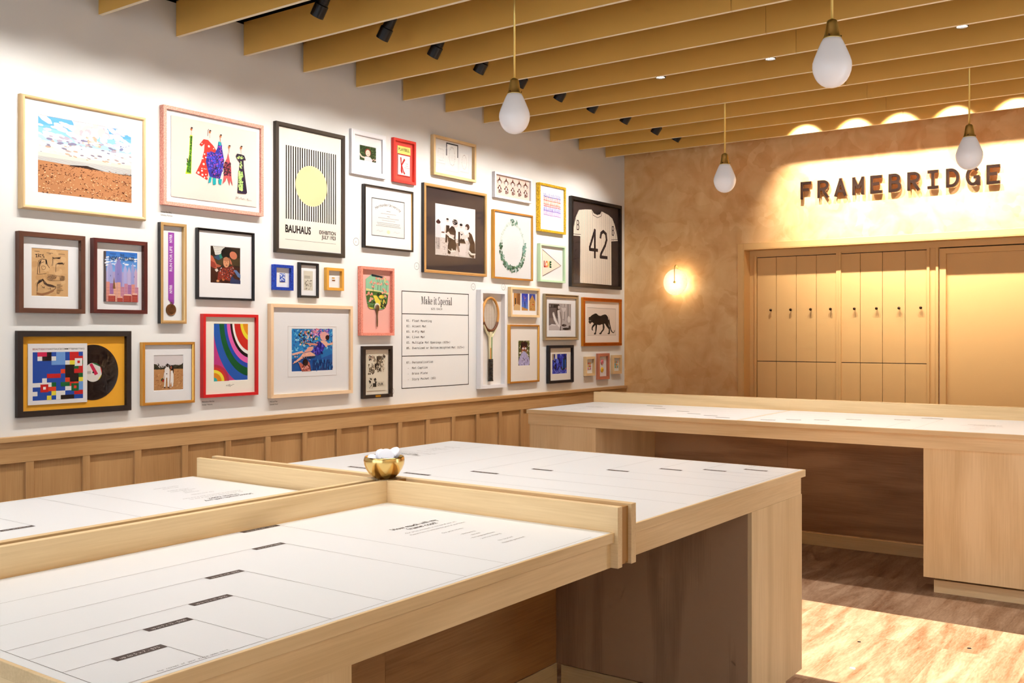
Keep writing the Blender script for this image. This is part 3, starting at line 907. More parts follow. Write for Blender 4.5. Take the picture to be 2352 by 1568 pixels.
# ------------------------------------------------------------------ wall lettering
M_VINYL = plain('vinyl_black', (36, 32, 30), 0.5)
def decal(name, label, cat, y, z, w, h, fn, group=None):
    t = thing(name, label, cat, (0.0, y, z), group=group)
    a = Art(w, h, dz=2e-6); fn(a)
    a.emit('printed_lettering', t, (0.0006, -w / 2, -h / 2), (0, 1, 0), (0, 0, 1))
    return t
VK = (44, 40, 38)

def serif(a, s, u_c, v, em, col, width):
    """condensed book serif drawn from strokes"""
    adv = {'M': .84, 'a': .46, 'k': .50, 'e': .42, 'i': .27, 't': .32, 'S': .48, 'p': .52, 'c': .41, 'l': .27, ' ': .22}
    tot = sum(adv[c] for c in s) * em
    sx = width / tot
    x = u_c * a.w - width / 2
    def P(pts): a.poly([((x + px * em * sx) / a.w, v + py * em / a.h) for px, py in pts], col)
    def R(x0, y0, x1, y1): P([(x0, y0), (x1, y0), (x1, y1), (x0, y1)])
    def sf(cx, yy, w=.22): R(cx - w / 2, yy, cx + w / 2, yy + .03)
    def arc(cx, cy, rx, ry, a0, a1, wv, wh):
        o = [(cx + rx * math.cos(math.radians(q)), cy + ry * math.sin(math.radians(q))) for q in [a0 + (a1 - a0) * j / 18 for j in range(19)]]
        i_ = [(cx + (rx - wv) * math.cos(math.radians(q)), cy + (ry - wh) * math.sin(math.radians(q))) for q in [a0 + (a1 - a0) * j / 18 for j in range(19)]]
        for j in range(18): a.k -= 0.7; P([o[j], o[j + 1], i_[j + 1], i_[j]])
    for c in s:
        if c == 'M':
            R(.13, 0, .165, .7); R(.62, 0, .74, .7); P([(.13, .7), (.27, .7), (.44, .12), (.40, 0), (.36, 0)]); P([(.40, 0), (.44, .12), (.62, .7), (.66, .7)])
            sf(.147, 0, .22); sf(.68, 0, .26); R(.04, .67, .2, .7); R(.62, .67, .82, .7)
        elif c == 'a':
            arc(.17, .13, .14, .15, 0, 360, .09, .035); R(.24, .03, .34, .34); arc(.19, .34, .15, .13, 0, 170, .10, .035); P([(.33, .0), (.44, .03), (.44, .06), (.33, .06)])
            arc(.08, .35, .05, .05, 0, 360, .05, .05)
        elif c == 'k':
            R(.09, 0, .20, .72); sf(.14, 0); R(.02, .69, .16, .72); P([(.18, .2), (.22, .2), (.40, .45), (.36, .45)]); P([(.22, .28), (.32, .30), (.48, .02), (.36, .02)]); sf(.42, 0, .2); sf(.38, .44, .18)
        elif c == 'e':
            arc(.21, .23, .17, .245, 0, 320, .095, .035); R(.08, .24, .37, .27)
        elif c == 'c':
            arc(.21, .23, .17, .245, 40, 325, .10, .035); arc(.32, .36, .045, .05, 0, 360, .045, .05)
        elif c == 'i':
            R(.08, 0, .19, .46); sf(.135, 0, .22); R(.02, .43, .16, .46); arc(.13, .62, .06, .06, 0, 360, .06, .06)
        elif c == 'l':
            R(.08, 0, .19, .72); sf(.135, 0, .22); R(.02, .69, .16, .72)
        elif c == 't':
            R(.10, .04, .20, .58); R(.02, .43, .29, .46); arc(.20, .08, .10, .09, 180, 350, .09, .035)
        elif c == 'p':
            R(.09, -.22, .20, .46); sf(.145, -.22, .24); R(.02, .43, .16, .46); arc(.27, .23, .20, .245, -150, 150, .11, .035)
        elif c == 'S':
            arc(.23, .53, .17, .18, 30, 250, .09, .035); arc(.23, .18, .19, .19, -150, 75, .10, .035); P([(.08, .47), (.14, .40), (.40, .22), (.36, .30)]); R(.36, .50, .39, .70); R(.05, 0, .08, .20)
        x += adv[c] * em * sx

def menu(a):
    W_, H_ = a.w, a.h
    Z = lambda z: (z - 1.056) / H_
    Yv = lambda y: (y - 5.356) / W_
    lw = 0.0055
    for p, q in (((0, 0), (1, 0)), ((0, 1), (1, 1)), ((0, 0), (0, 1)), ((1, 0), (1, 1)), ((0, Z(1.597)), (1, Z(1.597))), ((0, Z(1.289)), (1, Z(1.289)))):
        a.line([p, q], lw, VK)
    serif(a, 'Make it Special', Yv(5.745), Z(1.671), 0.082, VK, 0.362)
    a.text('$25 EACH', 0.5, Z(1.632), 0.028, VK, 'C', font='mono', fit=0.128)
    rows = [(1.548, '01. Float Mounting'), (1.508, '02. Accent Mat'), (1.468, '03. 8-Ply Mat'), (1.428, '04. Linen Mat'), (1.388, '05. Multiple Mat Openings ($25+)'), (1.348, '06. Oversized or Bottom-Weighted Mat ($25+)'),
            (1.243, '07. Personalization'), (1.202, ' -  Mat Caption'), (1.161, ' -  Brass Plate'), (1.120, ' -  Story Pocket ($5)')]
    for z, s in rows:
        s2 = s.lstrip()
        a.text(s2, Yv(5.405 + 0.0155 * (len(s) - len(s2))), Z(z - 0.0085), 0.030, VK, 'L', font='mono', fit=len(s2) * 0.0155, bold=0.002)
decal('menu_lettering', 'boxed black price menu printed on the wall between the fan frame and the racquet frame', 'wall lettering', 5.7425, 1.4085, 0.773, 0.705, menu)

def ring_num(s):
    def fn(a):
        n = 28
        for q in range(n):
            a0, a1 = 2 * PI * q / n, 2 * PI * (q + 1) / n
            a.poly([(0.5 + r * math.cos(x), 0.5 + r * math.sin(x)) for r, x in ((0.5, a0), (0.5, a1), (0.455, a1), (0.455, a0))], (110, 102, 98), hold=True)
        a.text(s, 0.5, 0.40, a.h * 0.30, (120, 112, 108), 'C', font='mono')
    return fn
for y, z, s, lb in ((4.893, 2.082, '02.', 'beside the diploma frame'), (5.517, 1.949, '06.', 'left of the dark framed beach group photo'), (6.190, 1.824, '05.', 'above the racquet frame at its left'),
                    (6.590, 1.837, '05.', 'between the racquet frame and the three photo frame'), (5.245, 1.041, '07.', 'half hidden right of the comic page frame'),
                    (7.088, 1.069, '03.', 'half hidden right of the flower portrait frame'), (7.640, 1.033, '04.', 'half hidden right of the blue street photo frame')):
    decal('number_decal', 'circled number printed on the wall, ' + lb, 'wall lettering', y, z, 0.054, 0.054, ring_num(s), group='circled numbers on the wall')
def cap(l1, l2):
    def fn(a):
        a.text(l1, 0.02, 0.58, a.h * 0.40, (50, 44, 42), 'L', shear=0.25, fit=a.w * (0.96 if len(l1) >= len(l2) else 0.75))
        a.text(l2, 0.02, 0.08, a.h * 0.38, (60, 54, 50), 'L', fit=a.w * 0.8)
    return fn
decal('caption_lettering', 'tiny two line caption printed under the pink frame of five women', 'wall lettering', 3.405, 2.128, 0.095, 0.034, cap('Women from Mars,', 'Christina Martinez'), group='tiny captions under frames')
decal('caption_lettering', 'tiny two line caption printed under the red frame of coloured arcs', 'wall lettering', 3.678, 1.047, 0.092, 0.034, cap('Memories of the Sun,', 'Amber Vittoria'), group='tiny captions under frames')
decal('caption_lettering', 'tiny two line caption printed under the large blond frame of swimmers', 'wall lettering', 4.178, 1.020, 0.080, 0.034, cap('Wild and Free,', 'Samantha French'), group='tiny captions under frames')

# ------------------------------------------------------------------ picture frames
# key: centre y, centre z, width, height, depth, face width, print rectangle (y0, y1, z0, z1 from the centre)
FR = {
    'beach': (2.897, 2.353, 0.6957, 0.5663, 0.0406, 0.0198, -0.2599, 0.2613, -0.1935, 0.1958),
    'mars': (3.705, 2.451, 0.7067, 0.5571, 0.0374, 0.0198, -0.2964, 0.3072, -0.2233, 0.2286),
    'boot': (2.711, 1.756, 0.3493, 0.4022, 0.0357, 0.0237, -0.098, 0.0973, -0.1168, 0.1249),
    'mag': (3.093, 1.757, 0.3192, 0.3947, 0.0337, 0.0202, -0.0853, 0.108, -0.1346, 0.1335),
    'medal': (3.423, 1.791, 0.1689, 0.5658, 0.0335, 0.018, -0.0222, 0.0165, -0.1588, 0.231),
    'mom': (3.793, 1.858, 0.4123, 0.4135, 0.025, 0.0132, -0.1074, 0.1105, -0.1081, 0.1102),
    'record': (2.847, 1.251, 0.6247, 0.4289, 0.025, 0.0286, -0.252, 0.0638, -0.1566, 0.15),
    'wed': (3.396, 1.23, 0.3379, 0.348, 0.0308, 0.0156, -0.093, 0.1001, -0.0964, 0.1014),
    'red': (3.822, 1.323, 0.4017, 0.4888, 0.0309, 0.0173, -0.1161, 0.1337, -0.1521, 0.1885),
    'swim': (4.474, 1.344, 0.7093, 0.589, 0.0331, 0.022, -0.1712, 0.1855, -0.1351, 0.1404),
    'bau': (4.463, 2.371, 0.5954, 0.8205, 0.028, 0.0276, -0.2623, 0.2762, -0.3791, 0.3852),
    'girl': (4.996, 2.693, 0.3391, 0.3037, 0.025, 0.033, -0.0784, 0.0839, -0.0477, 0.0579),
    'play': (5.362, 2.694, 0.2385, 0.3146, 0.025, 0.0187, -0.0644, 0.0748, -0.1058, 0.1099),
    'inv': (5.927, 2.791, 0.5119, 0.2984, 0.0343, 0.0198, -0.2018, 0.1972, -0.083, 0.0822),
    'dip': (5.197, 2.265, 0.5047, 0.4378, 0.0305, 0.0124, -0.1711, 0.1719, -0.1313, 0.1361),
    'bw': (5.947, 2.238, 0.7611, 0.6624, 0.0334, 0.022, -0.2386, 0.2512, -0.193, 0.1958),
    'monk': (6.699, 2.662, 0.5283, 0.2066, 0.03, 0.018, -0.2269, 0.2593, -0.0884, 0.0898),
    'wreath': (6.699, 2.18, 0.5532, 0.5569, 0.03, 0.0141, -0.2457, 0.2704, -0.2639, 0.2682),
    'lines': (7.275, 2.546, 0.4217, 0.4177, 0.0338, 0.0187, -0.1243, 0.1439, -0.0723, 0.1364),
    'penn': (7.279, 2.068, 0.3999, 0.329, 0.0338, 0.016, -0.1418, 0.1512, -0.1175, 0.115),
    'jersey': (8.037, 2.289, 0.9085, 0.818, 0.0327, 0.0286, -0.4073, 0.4067, -0.3691, 0.3214),
    'blue': (4.229, 1.805, 0.1583, 0.1592, 0.027, 0.0186, -0.018, 0.0254, -0.0268, 0.0276),
    'bamb': (4.448, 1.797, 0.1693, 0.2269, 0.025, 0.0157, -0.0379, 0.0405, -0.0639, 0.0615),
    'gold': (4.673, 1.814, 0.1558, 0.1494, 0.0273, 0.0186, -0.0155, 0.0149, -0.0131, 0.0142),
    'fan': (5.075, 1.677, 0.335, 0.4766, 0.0317, 0.019, -0.0974, 0.1317, -0.1793, 0.1898),
    'comic': (5.084, 1.185, 0.2966, 0.3625, 0.025, 0.0245, -0.0947, 0.0948, -0.1306, 0.1307),
    'racq': (6.403, 1.408, 0.3475, 0.7868, 0.0451, 0.0268, -0.131, 0.0952, -0.3323, 0.3373),
    'trip': (6.863, 1.716, 0.4212, 0.2477, 0.0328, 0.0193, -0.1487, 0.169, -0.068, 0.0751),
    'goldph': (6.862, 1.284, 0.4341, 0.4871, 0.0256, 0.0149, -0.0779, 0.0904, -0.1012, 0.1107),
    'silver': (7.437, 1.598, 0.5454, 0.4061, 0.0283, 0.0311, -0.1935, 0.1719, -0.1186, 0.1228),
    'bluph': (7.423, 1.183, 0.4028, 0.3332, 0.0284, 0.0237, -0.1213, 0.1155, -0.0866, 0.091),
    'pan': (8.148, 1.563, 0.7103, 0.4503, 0.025, 0.0325, -0.2603, 0.2598, -0.1269, 0.1327),
    'sw1': (7.917, 1.151, 0.1686, 0.177, 0.0271, 0.0226, -0.0263, 0.0358, -0.0351, 0.0372),
    'spk': (8.164, 1.143, 0.2092, 0.2455, 0.025, 0.0275, -0.0514, 0.041, -0.0616, 0.0707),
    'sw2': (8.416, 1.155, 0.1739, 0.181, 0.025, 0.0276, -0.0238, 0.042, -0.0366, 0.035),
}
MATW = (232, 231, 231)
def frame(key, label, face, prof='flat', side=None, matc=MATW, rec=0.018, art=None, art_seed=1, floating=0.0, opening=True, matprint=True, group=None, name='picture_frame', cat='picture frame', lip=None, pad=None, glass=True, facez=None):
    yc, zc, w, h, t, fw, u0, u1, v0, v1 = FR[key]
    o = thing(name, label, cat, (0.0015, yc, zc), group=group)
    rec = min(rec, t - 0.004)
    P = {'flat': [(0, 0), (0, t), (fw, t), (fw, t - rec)],
         'round': [(0, 0), (0, t * .6), (fw * .12, t * .82), (fw * .35, t), (fw * .65, t), (fw * .88, t * .88), (fw, t * .75), (fw, t - rec)],
         'step': [(0, 0), (0, t * .9), (fw * .35, t * .9), (fw * .38, t), (fw * .8, t), (fw, t * .86), (fw, t - rec)],
         'thin': [(0, 0), (0, t), (fw * .8, t), (fw, t * .8), (fw, t - rec)],
         'scoop': [(0, 0), (0, t), (fw * .15, t), (fw * .3, t * .82), (fw * .55, t * .7), (fw * .8, t * .72), (fw * .85, t * .8), (fw, t * .8), (fw, t - rec)]}[prof]
    face = face if isinstance(face, (list, tuple)) else (face, face)
    mats = [face[0], face[1], side or face[0], side or face[1], lip or face[0], lip or face[1]]
    bm = bmesh.new()
    def corner(i, d, x):
        sy, sz = ((-1, -1), (1, -1), (1, 1), (-1, 1))[i]
        return (x, sy * (w / 2 - d), sz * (h / 2 - d))
    for i in range(4):
        j = (i + 1) % 4
        base = 0 if i in (0, 2) else 1
        for q in range(len(P) - 1):
            (d0, x0), (d1, x1) = P[q], P[q + 1]
            vs = [bm.verts.new(p) for p in (corner(i, d0, x0), corner(j, d0, x0), corner(j, d1, x1), corner(i, d1, x1))]
            f = bm.faces.new(vs); f.material_index = base + (2 if q == 0 and side else 4 if q == len(P) - 2 and lip else 0)
    vs = [bm.verts.new(corner(i, 0, 0)) for i in range(4)]; bm.faces.new(vs).material_index = 0
    bmesh.ops.remove_doubles(bm, verts=bm.verts, dist=1e-5)
    obj('moulding', bm, mats, o)
    xm = t - rec
    iw, ih = w / 2 - fw, h / 2 - fw
    mm = plain('mat_%d_%d_%d' % tuple(matc), matc, 0.75, spec=0.2, var=0.0)
    if opening:
        bm = bmesh.new()
        R1 = [(-iw, -ih), (iw, -ih), (iw, ih), (-iw, ih)]; R2 = [(u0, v0), (u1, v0), (u1, v1), (u0, v1)]
        b = 0.0018
        R3 = [(u0 + b, v0 + b), (u1 - b, v0 + b), (u1 - b, v1 - b), (u0 + b, v1 - b)]
        A1 = [bm.verts.new((xm, *p)) for p in R1]; A2 = [bm.verts.new((xm, *p)) for p in R2]; A3 = [bm.verts.new((xm - 0.002, *p)) for p in R3]
        for i in range(4):
            j = (i + 1) % 4
            bm.faces.new((A1[i], A1[j], A2[j], A2[i])); bm.faces.new((A2[i], A2[j], A3[j], A3[i]))
        obj('mat_board', bm, mm, o)
        xp = xm - 0.0021
        pu0, pu1, pv0, pv1 = u0, u1, v0, v1
    else:
        bxo('backing_board', (xm - 0.003, -iw, -ih, xm, iw, ih), mm, o)
        xp = xm + floating
        pu0, pu1, pv0, pv1 = u0, u1, v0, v1
        if floating > 0: bxo('float_mount', (xm, pu0, pv0, xm + floating - 0.0003, pu1, pv1), mm, o)
    if art:
        a = Art(pu1 - pu0, pv1 - pv0, seed=art_seed)
        art(a)
        a.emit('print', o, (xp, pu0, pv0), (0, 1, 0), (0, 0, 1))
    if glass:
        bxo('glazing', (t - 0.0045 if prof != 'scoop' else t * .6, -iw + 0.0002, -ih + 0.0002, t - 0.0025 if prof != 'scoop' else t * .6 + .002, iw - 0.0002, ih - 0.0002), thin_glass(), o)
    return o, xm

WN = lambda nm, d, l, sc=2.0: (wood(nm + '_Y', d, l, 'Y', scale=sc, cath=0.6, rough=0.45), wood(nm + '_Z', d, l, 'Z', scale=sc, cath=0.6, rough=0.45))
F_OAK = WN('blond_frame', (208, 172, 122), (238, 208, 160))
F_PALE = WN('pale_frame', (222, 186, 146), (240, 210, 172))
F_WAL = WN('walnut_frame', (74, 44, 32), (112, 70, 50))
F_MAH = WN('mahogany_frame', (62, 22, 20), (104, 44, 36))
F_BLK = WN('black_frame', (34, 26, 24), (58, 46, 40))
F_CHAR = WN('charcoal_frame', (52, 44, 38), (76, 66, 56))
F_PINKW = WN('pinkwood_frame', (176, 100, 74), (206, 132, 100))
F_SATB = plain('satin_black', (24, 20, 22), 0.35)
F_RED = plain('red_lacquer', (204, 24, 30), 0.35)
F_RED2 = plain('coral_lacquer', (222, 58, 50), 0.4)
F_PINK = speckle('pink_shagreen', (222, 142, 124), (244, 180, 162), 160)
F_COR = speckle('coral_shagreen', (214, 120, 102), (240, 158, 138), 160)
F_BLUE = speckle('blue_foil', (8, 30, 150), (30, 90, 215), 220, 0.25, 0.3)
F_GOLDM = plain('gilt_metal', (226, 170, 84), 0.3, metal=0.85)
F_GOLDB = plain('pale_gilt', (214, 178, 122), 0.4, metal=0.6)
F_YEL = speckle('gold_leaf', (200, 150, 10), (246, 210, 60), 130, 0.35, 0.35)
F_AMB = plain('amber_gilt', (228, 170, 70), 0.4, metal=0.3)
F_WHT = plain('white_lacquer', (236, 235, 238), 0.4, var=0.0)
F_MINT = plain('mint_lacquer', (198, 228, 190), 0.45, var=0.0)
F_SIL = plain('champagne_silver', (172, 156, 126), 0.35, metal=0.7)
F_ORG = plain('orange_gilt', (214, 132, 34), 0.35, metal=0.6)

def beach(a):
    sk = [(120, 190, 240), (140, 202, 245), (165, 215, 250), (190, 224, 248), (214, 232, 246), (238, 236, 228), (250, 240, 214)]
    for i in range(14): a.rect(0, 0.44 + i * 0.04, 1, 0.49 + i * 0.04, sk[max(0, 6 - int(i * 0.55))], hold=True)
    a.blobs(60, 0.0, 0.72, 1, 1.0, [(255, 255, 255), (240, 246, 252), (214, 214, 228), (250, 248, 244)], 0.03, 0.09, 0.35, (-.5, .1))
    a.blobs(60, 0.38, 0.80, 0.72, 0.99, [(255, 255, 255), (226, 220, 230), (250, 238, 222), (216, 206, 214)], 0.02, 0.05, 0.8)
    a.blobs(30, 0.48, 0.72, 0.64, 0.82, [(250, 228, 200), (255, 255, 255), (222, 196, 176)], 0.01, 0.03, 0.7)
    a.blobs(80, 0.0, 0.50, 1, 0.70, [(255, 250, 240), (196, 176, 176), (220, 190, 170), (160, 150, 170), (255, 246, 224)], 0.008, 0.03, 0.3, (-.3, .1))
    a.blobs(40, 0.1, 0.66, 0.9, 0.78, [(200, 192, 208), (255, 255, 255), (160, 156, 184)], 0.012, 0.035, 0.35, (-.3, .1))
    a.blobs(16, 0.88, 0.7, 1.0, 0.82, [(150, 160, 196), (236, 240, 250)], 0.02, 0.04, 0.6)
    a.poly([(0, .38), (1, .38), (1, .47), (0, .47)], (206, 206, 206))
    for i in range(12): a.line([(0, .39 + i * .006), (1, .39 + i * .006)], 0.001, ((170, 172, 176), (236, 232, 222))[i % 2])
    a.poly([(0, 0), (1, 0), (1, .37), (.62, .385), (.45, .41), (.3, .405), (0, .415)], (206, 152, 108))
    a.poly([(.33, .405), (.5, .425), (.62, .40), (.7, .385), (.3, .39)], (70, 44, 34))
    a.blobs(260, 0, .26, 1, .395, [(120, 72, 46), (150, 96, 62), (92, 56, 38), (196, 140, 96)], 0.003, 0.012, 0.3)
    a.blobs(330, 0, .0, 1, .28, [(150, 96, 66), (236, 190, 146), (120, 76, 54), (244, 204, 164)], 0.003, 0.011, 0.5)
    a.rect(.508, .41, .513, .428, (60, 44, 60))
frame('beach', 'large blond wood picture frame with a photo of a sandy beach under clouds', F_OAK, 'round', art=beach, rec=0.014)

def women(a):
    a.rect(-.0, 0, 1, 1, (250, 226, 216))
    for i in range(60):
        x = i / 60
        for vv, s_ in ((0, -1), (1, 1)): a.ell(x + .008, vv, .011, .006 + .004 * a.rnd.random(), (250, 226, 216), 6, hold=True)
    for i in range(9): a.rect(.55 + i * .05, 0, 1, 1, (250, 228 + i, 217 + i), hold=True)
    R = (224, 70, 56); Wt = (248, 232, 222)
    def head(u, v, hair):
        a.line([(u, v - .075), (u, v - .02)], .0025, (206, 150, 110)); a.ell(u, v, .012, .017, (198, 130, 84)); a.ell(u + .006, v + .02, .012, .010, hair, 8)
    # green
    a.poly([(.155, .30), (.22, .31), (.225, .55), (.235, .80), (.205, .80), (.195, .55)], (214, 236, 60))
    a.poly([(.165, .32), (.215, .32), (.22, .55), (.232, .79), (.21, .79), (.20, .55)], (70, 130, 30))
    a.blobs(50, .17, .33, .215, .5, [(40, 70, 24), (120, 180, 40), (60, 110, 30)], .003, .007, 1.4); a.blobs(24, .2, .52, .225, .78, [(40, 60, 24), (170, 220, 50)], .003, .005, 1)
    head(.22, .875, (50, 28, 30))
    # red
    a.poly([(.27, .33), (.40, .26), (.41, .30), (.43, .58), (.455, .62), (.50, .60), (.515, .65), (.47, .72), (.41, .78), (.36, .78), (.31, .70), (.335, .68), (.37, .72), (.365, .63), (.33, .48)], R)
    for u, v, r in ((.34, .72, .007), (.42, .70, .013), (.475, .68, .007), (.37, .59, .009), (.385, .55, .009), (.35, .53, .009), (.36, .46, .013), (.40, .47, .008), (.34, .40, .008), (.365, .40, .006), (.385, .40, .006), (.30, .34, .014), (.34, .37, .011), (.345, .32, .012), (.385, .33, .008), (.37, .29, .009), (.40, .30, .007)):
        a.ell(u, v, r, r * 1.2, Wt, 7)
    head(.43, .885, (50, 28, 30)); a.line([(.405, .83), (.408, .90), (.418, .92)], .003, (90, 56, 50))
    # blue
    a.poly([(.43, .31), (.55, .30), (.58, .42), (.60, .55), (.575, .70), (.565, .78), (.53, .78), (.52, .70), (.49, .63), (.44, .64), (.40, .60), (.385, .50), (.40, .42)], (66, 66, 170))
    a.blobs(260, .405, .40, .585, .62, [(88, 92, 236), (44, 34, 90), (110, 110, 240), (190, 90, 190), (70, 60, 150)], .004, .011, .8)
    a.blobs(60, .53, .60, .57, .74, [(88, 92, 236), (190, 90, 190), (60, 40, 100)], .003, .007, .9); a.blobs(40, .44, .32, .55, .40, [(100, 80, 220), (60, 40, 100), (200, 90, 190)], .003, .008, 1.4)
    a.rect(.53, .735, .56, .785, (20, 184, 190)); a.poly([(.41, .22), (.44, .24), (.45, .31), (.42, .3)], (20, 184, 190)); a.poly([(.465, .21), (.50, .22), (.50, .30), (.46, .3)], (20, 184, 190)); a.poly([(.53, .24), (.56, .22), (.57, .30), (.53, .3)], (20, 184, 190))
    head(.553, .855, (60, 40, 36))
    # maroon
    a.poly([(.58, .24), (.60, .42), (.60, .52), (.63, .58), (.645, .66), (.655, .60), (.68, .48), (.685, .34), (.70, .23), (.67, .30), (.66, .23), (.63, .34), (.61, .28)], (216, 110, 110))
    a.blobs(170, .595, .36, .675, .53, [(86, 40, 62), (110, 50, 76), (60, 26, 46), (186, 80, 110)], .003, .010, 1); head(.655, .735, (70, 36, 36))
    # lime
    a.poly([(.755, .15), (.86, .15), (.875, .17), (.835, .50), (.83, .60), (.86, .60), (.84, .66), (.80, .67), (.75, .67), (.735, .63), (.76, .59), (.785, .56), (.775, .44)], (58, 38, 72))
    a.blobs(120, .77, .19, .82, .44, [(196, 230, 140), (212, 240, 160), (170, 206, 120)], .004, .009, 1.4); a.blobs(14, .755, .61, .83, .65, [(206, 232, 150)], .006, .011, .8); a.blobs(10, .785, .48, .81, .58, [(206, 232, 150)], .006, .01, 1)
    head(.80, .755, (40, 24, 30))
    a.line([(.735, .065), (.74, .10), (.75, .075), (.76, .10), (.765, .07)], .0016, (50, 34, 34)); a.line([(.78, .075), (.80, .095), (.81, .07), (.83, .085), (.84, .075)], .0016, (50, 34, 34)); a.line([(.87, .08), (.885, .09), (.88, .07), (.90, .075), (.93, .068)], .0016, (50, 34, 34))
o, xm = frame('mars', 'pink textured frame holding a drawing of five women in patterned gowns', F_PINK, 'flat', art=women, rec=0.016, opening=False, floating=0.004)

def boot(a):
    a.bg((222, 184, 136)); a.blobs(40, 0, 0, 1, 1, [(214, 174, 124), (228, 192, 146), (218, 180, 132)], .05, .12, .8)
    K = (66, 44, 30)
    for i, (x0, x1, v) in enumerate(((.08, .22, .93), (.40, .58, .91), (.46, .52, .89), (.72, .90, .90))): a.rect(x0, v, x1, v + .008, K)
    a.blobs(30, .1, .81, .34, .88, [K, (110, 80, 56)], .006, .014, 1.3)
    a.line([(.16, .46), (.18, .70), (.20, .74), (.28, .78), (.40, .77), (.43, .66), (.48, .60)], .0022, K); a.line([(.22, .48), (.21, .62), (.26, .70), (.34, .72)], .0022, K)
    a.poly([(.19, .60), (.21, .72), (.27, .76), (.25, .70), (.22, .66)], K); a.poly([(.37, .77), (.41, .75), (.41, .66), (.38, .68)], K)
    a.line([(.14, .46), (.22, .46), (.32, .47), (.40, .48)], .0015, K)
    for k in range(16): a.line([(.32 + .055 * math.cos(k * PI / 8), .60 + .04 * math.sin(k * PI / 8)), (.32 + .055 * math.cos((k + 1) * PI / 8), .60 + .04 * math.sin((k + 1) * PI / 8))], .0012, K)
    a.poly([(.55, .84), (.60, .82), (.70, .83), (.76, .84), (.75, .80), (.66, .81), (.58, .80)], K); a.line([(.57, .82), (.55, .65)], .002, K); a.line([(.60, .82), (.57, .65)], .001, K); a.blobs(10, .74, .80, .79, .85, [K], .005, .009)
    a.poly([(.66, .69), (.72, .72), (.84, .73), (.86, .70), (.76, .69)], K); a.line([(.66, .69), (.65, .52)], .002, K); a.blobs(10, .83, .68, .88, .73, [K], .004, .008)
    a.ell(.53, .40, .13, .065, (200, 160, 114), 24, -.1); a.ell(.82, .40, .07, .055, (200, 160, 114), 20)
    for i in range(9):
        a.line([(.42 + i * .028, .345 + .01 * abs(i - 4)), (.46 + i * .026, .45 - .006 * abs(i - 4))], .0024, K)
    for i in range(5): a.line([(.77 + i * .022, .36), (.79 + i * .022, .44)], .0022, K)
    a.line([(.42, .45), (.55, .46), (.72, .44), (.88, .44), (.90, .38), (.86, .35), (.70, .345), (.55, .335), (.44, .36)], .0012, K)
    a.line([(.15, .10), (.16, .28), (.20, .33), (.30, .36), (.34, .32), (.42, .26), (.56, .24), (.65, .21), (.64, .17), (.55, .13), (.44, .09), (.30, .06), (.20, .05), (.14, .08)], .0025, K)
    a.poly([(.15, .24), (.20, .32), (.30, .35), (.28, .31), (.22, .28)], K); a.poly([(.30, .36), (.34, .30), (.44, .25), (.58, .24), (.62, .2), (.57, .20), (.44, .22), (.34, .26)], (96, 66, 46))
    a.poly([(.14, .08), (.28, .06), (.44, .09), (.60, .15), (.60, .12), (.44, .05), (.28, .02), (.14, .04)], (176, 128, 86)); a.blobs(8, .26, .16, .34, .22, [K], .006, .012); a.blobs(8, .42, .14, .52, .18, [K], .005, .012, .6)
    for i in range(7): a.line([(.68, .26 - i * .03), (.68 + .05 + .12 * a.rnd.random(), .262 - i * .03)], .0018, K)
frame('boot', 'walnut brown frame with a tan patent drawing of boots', F_WAL, 'flat', art=boot, rec=0.026)

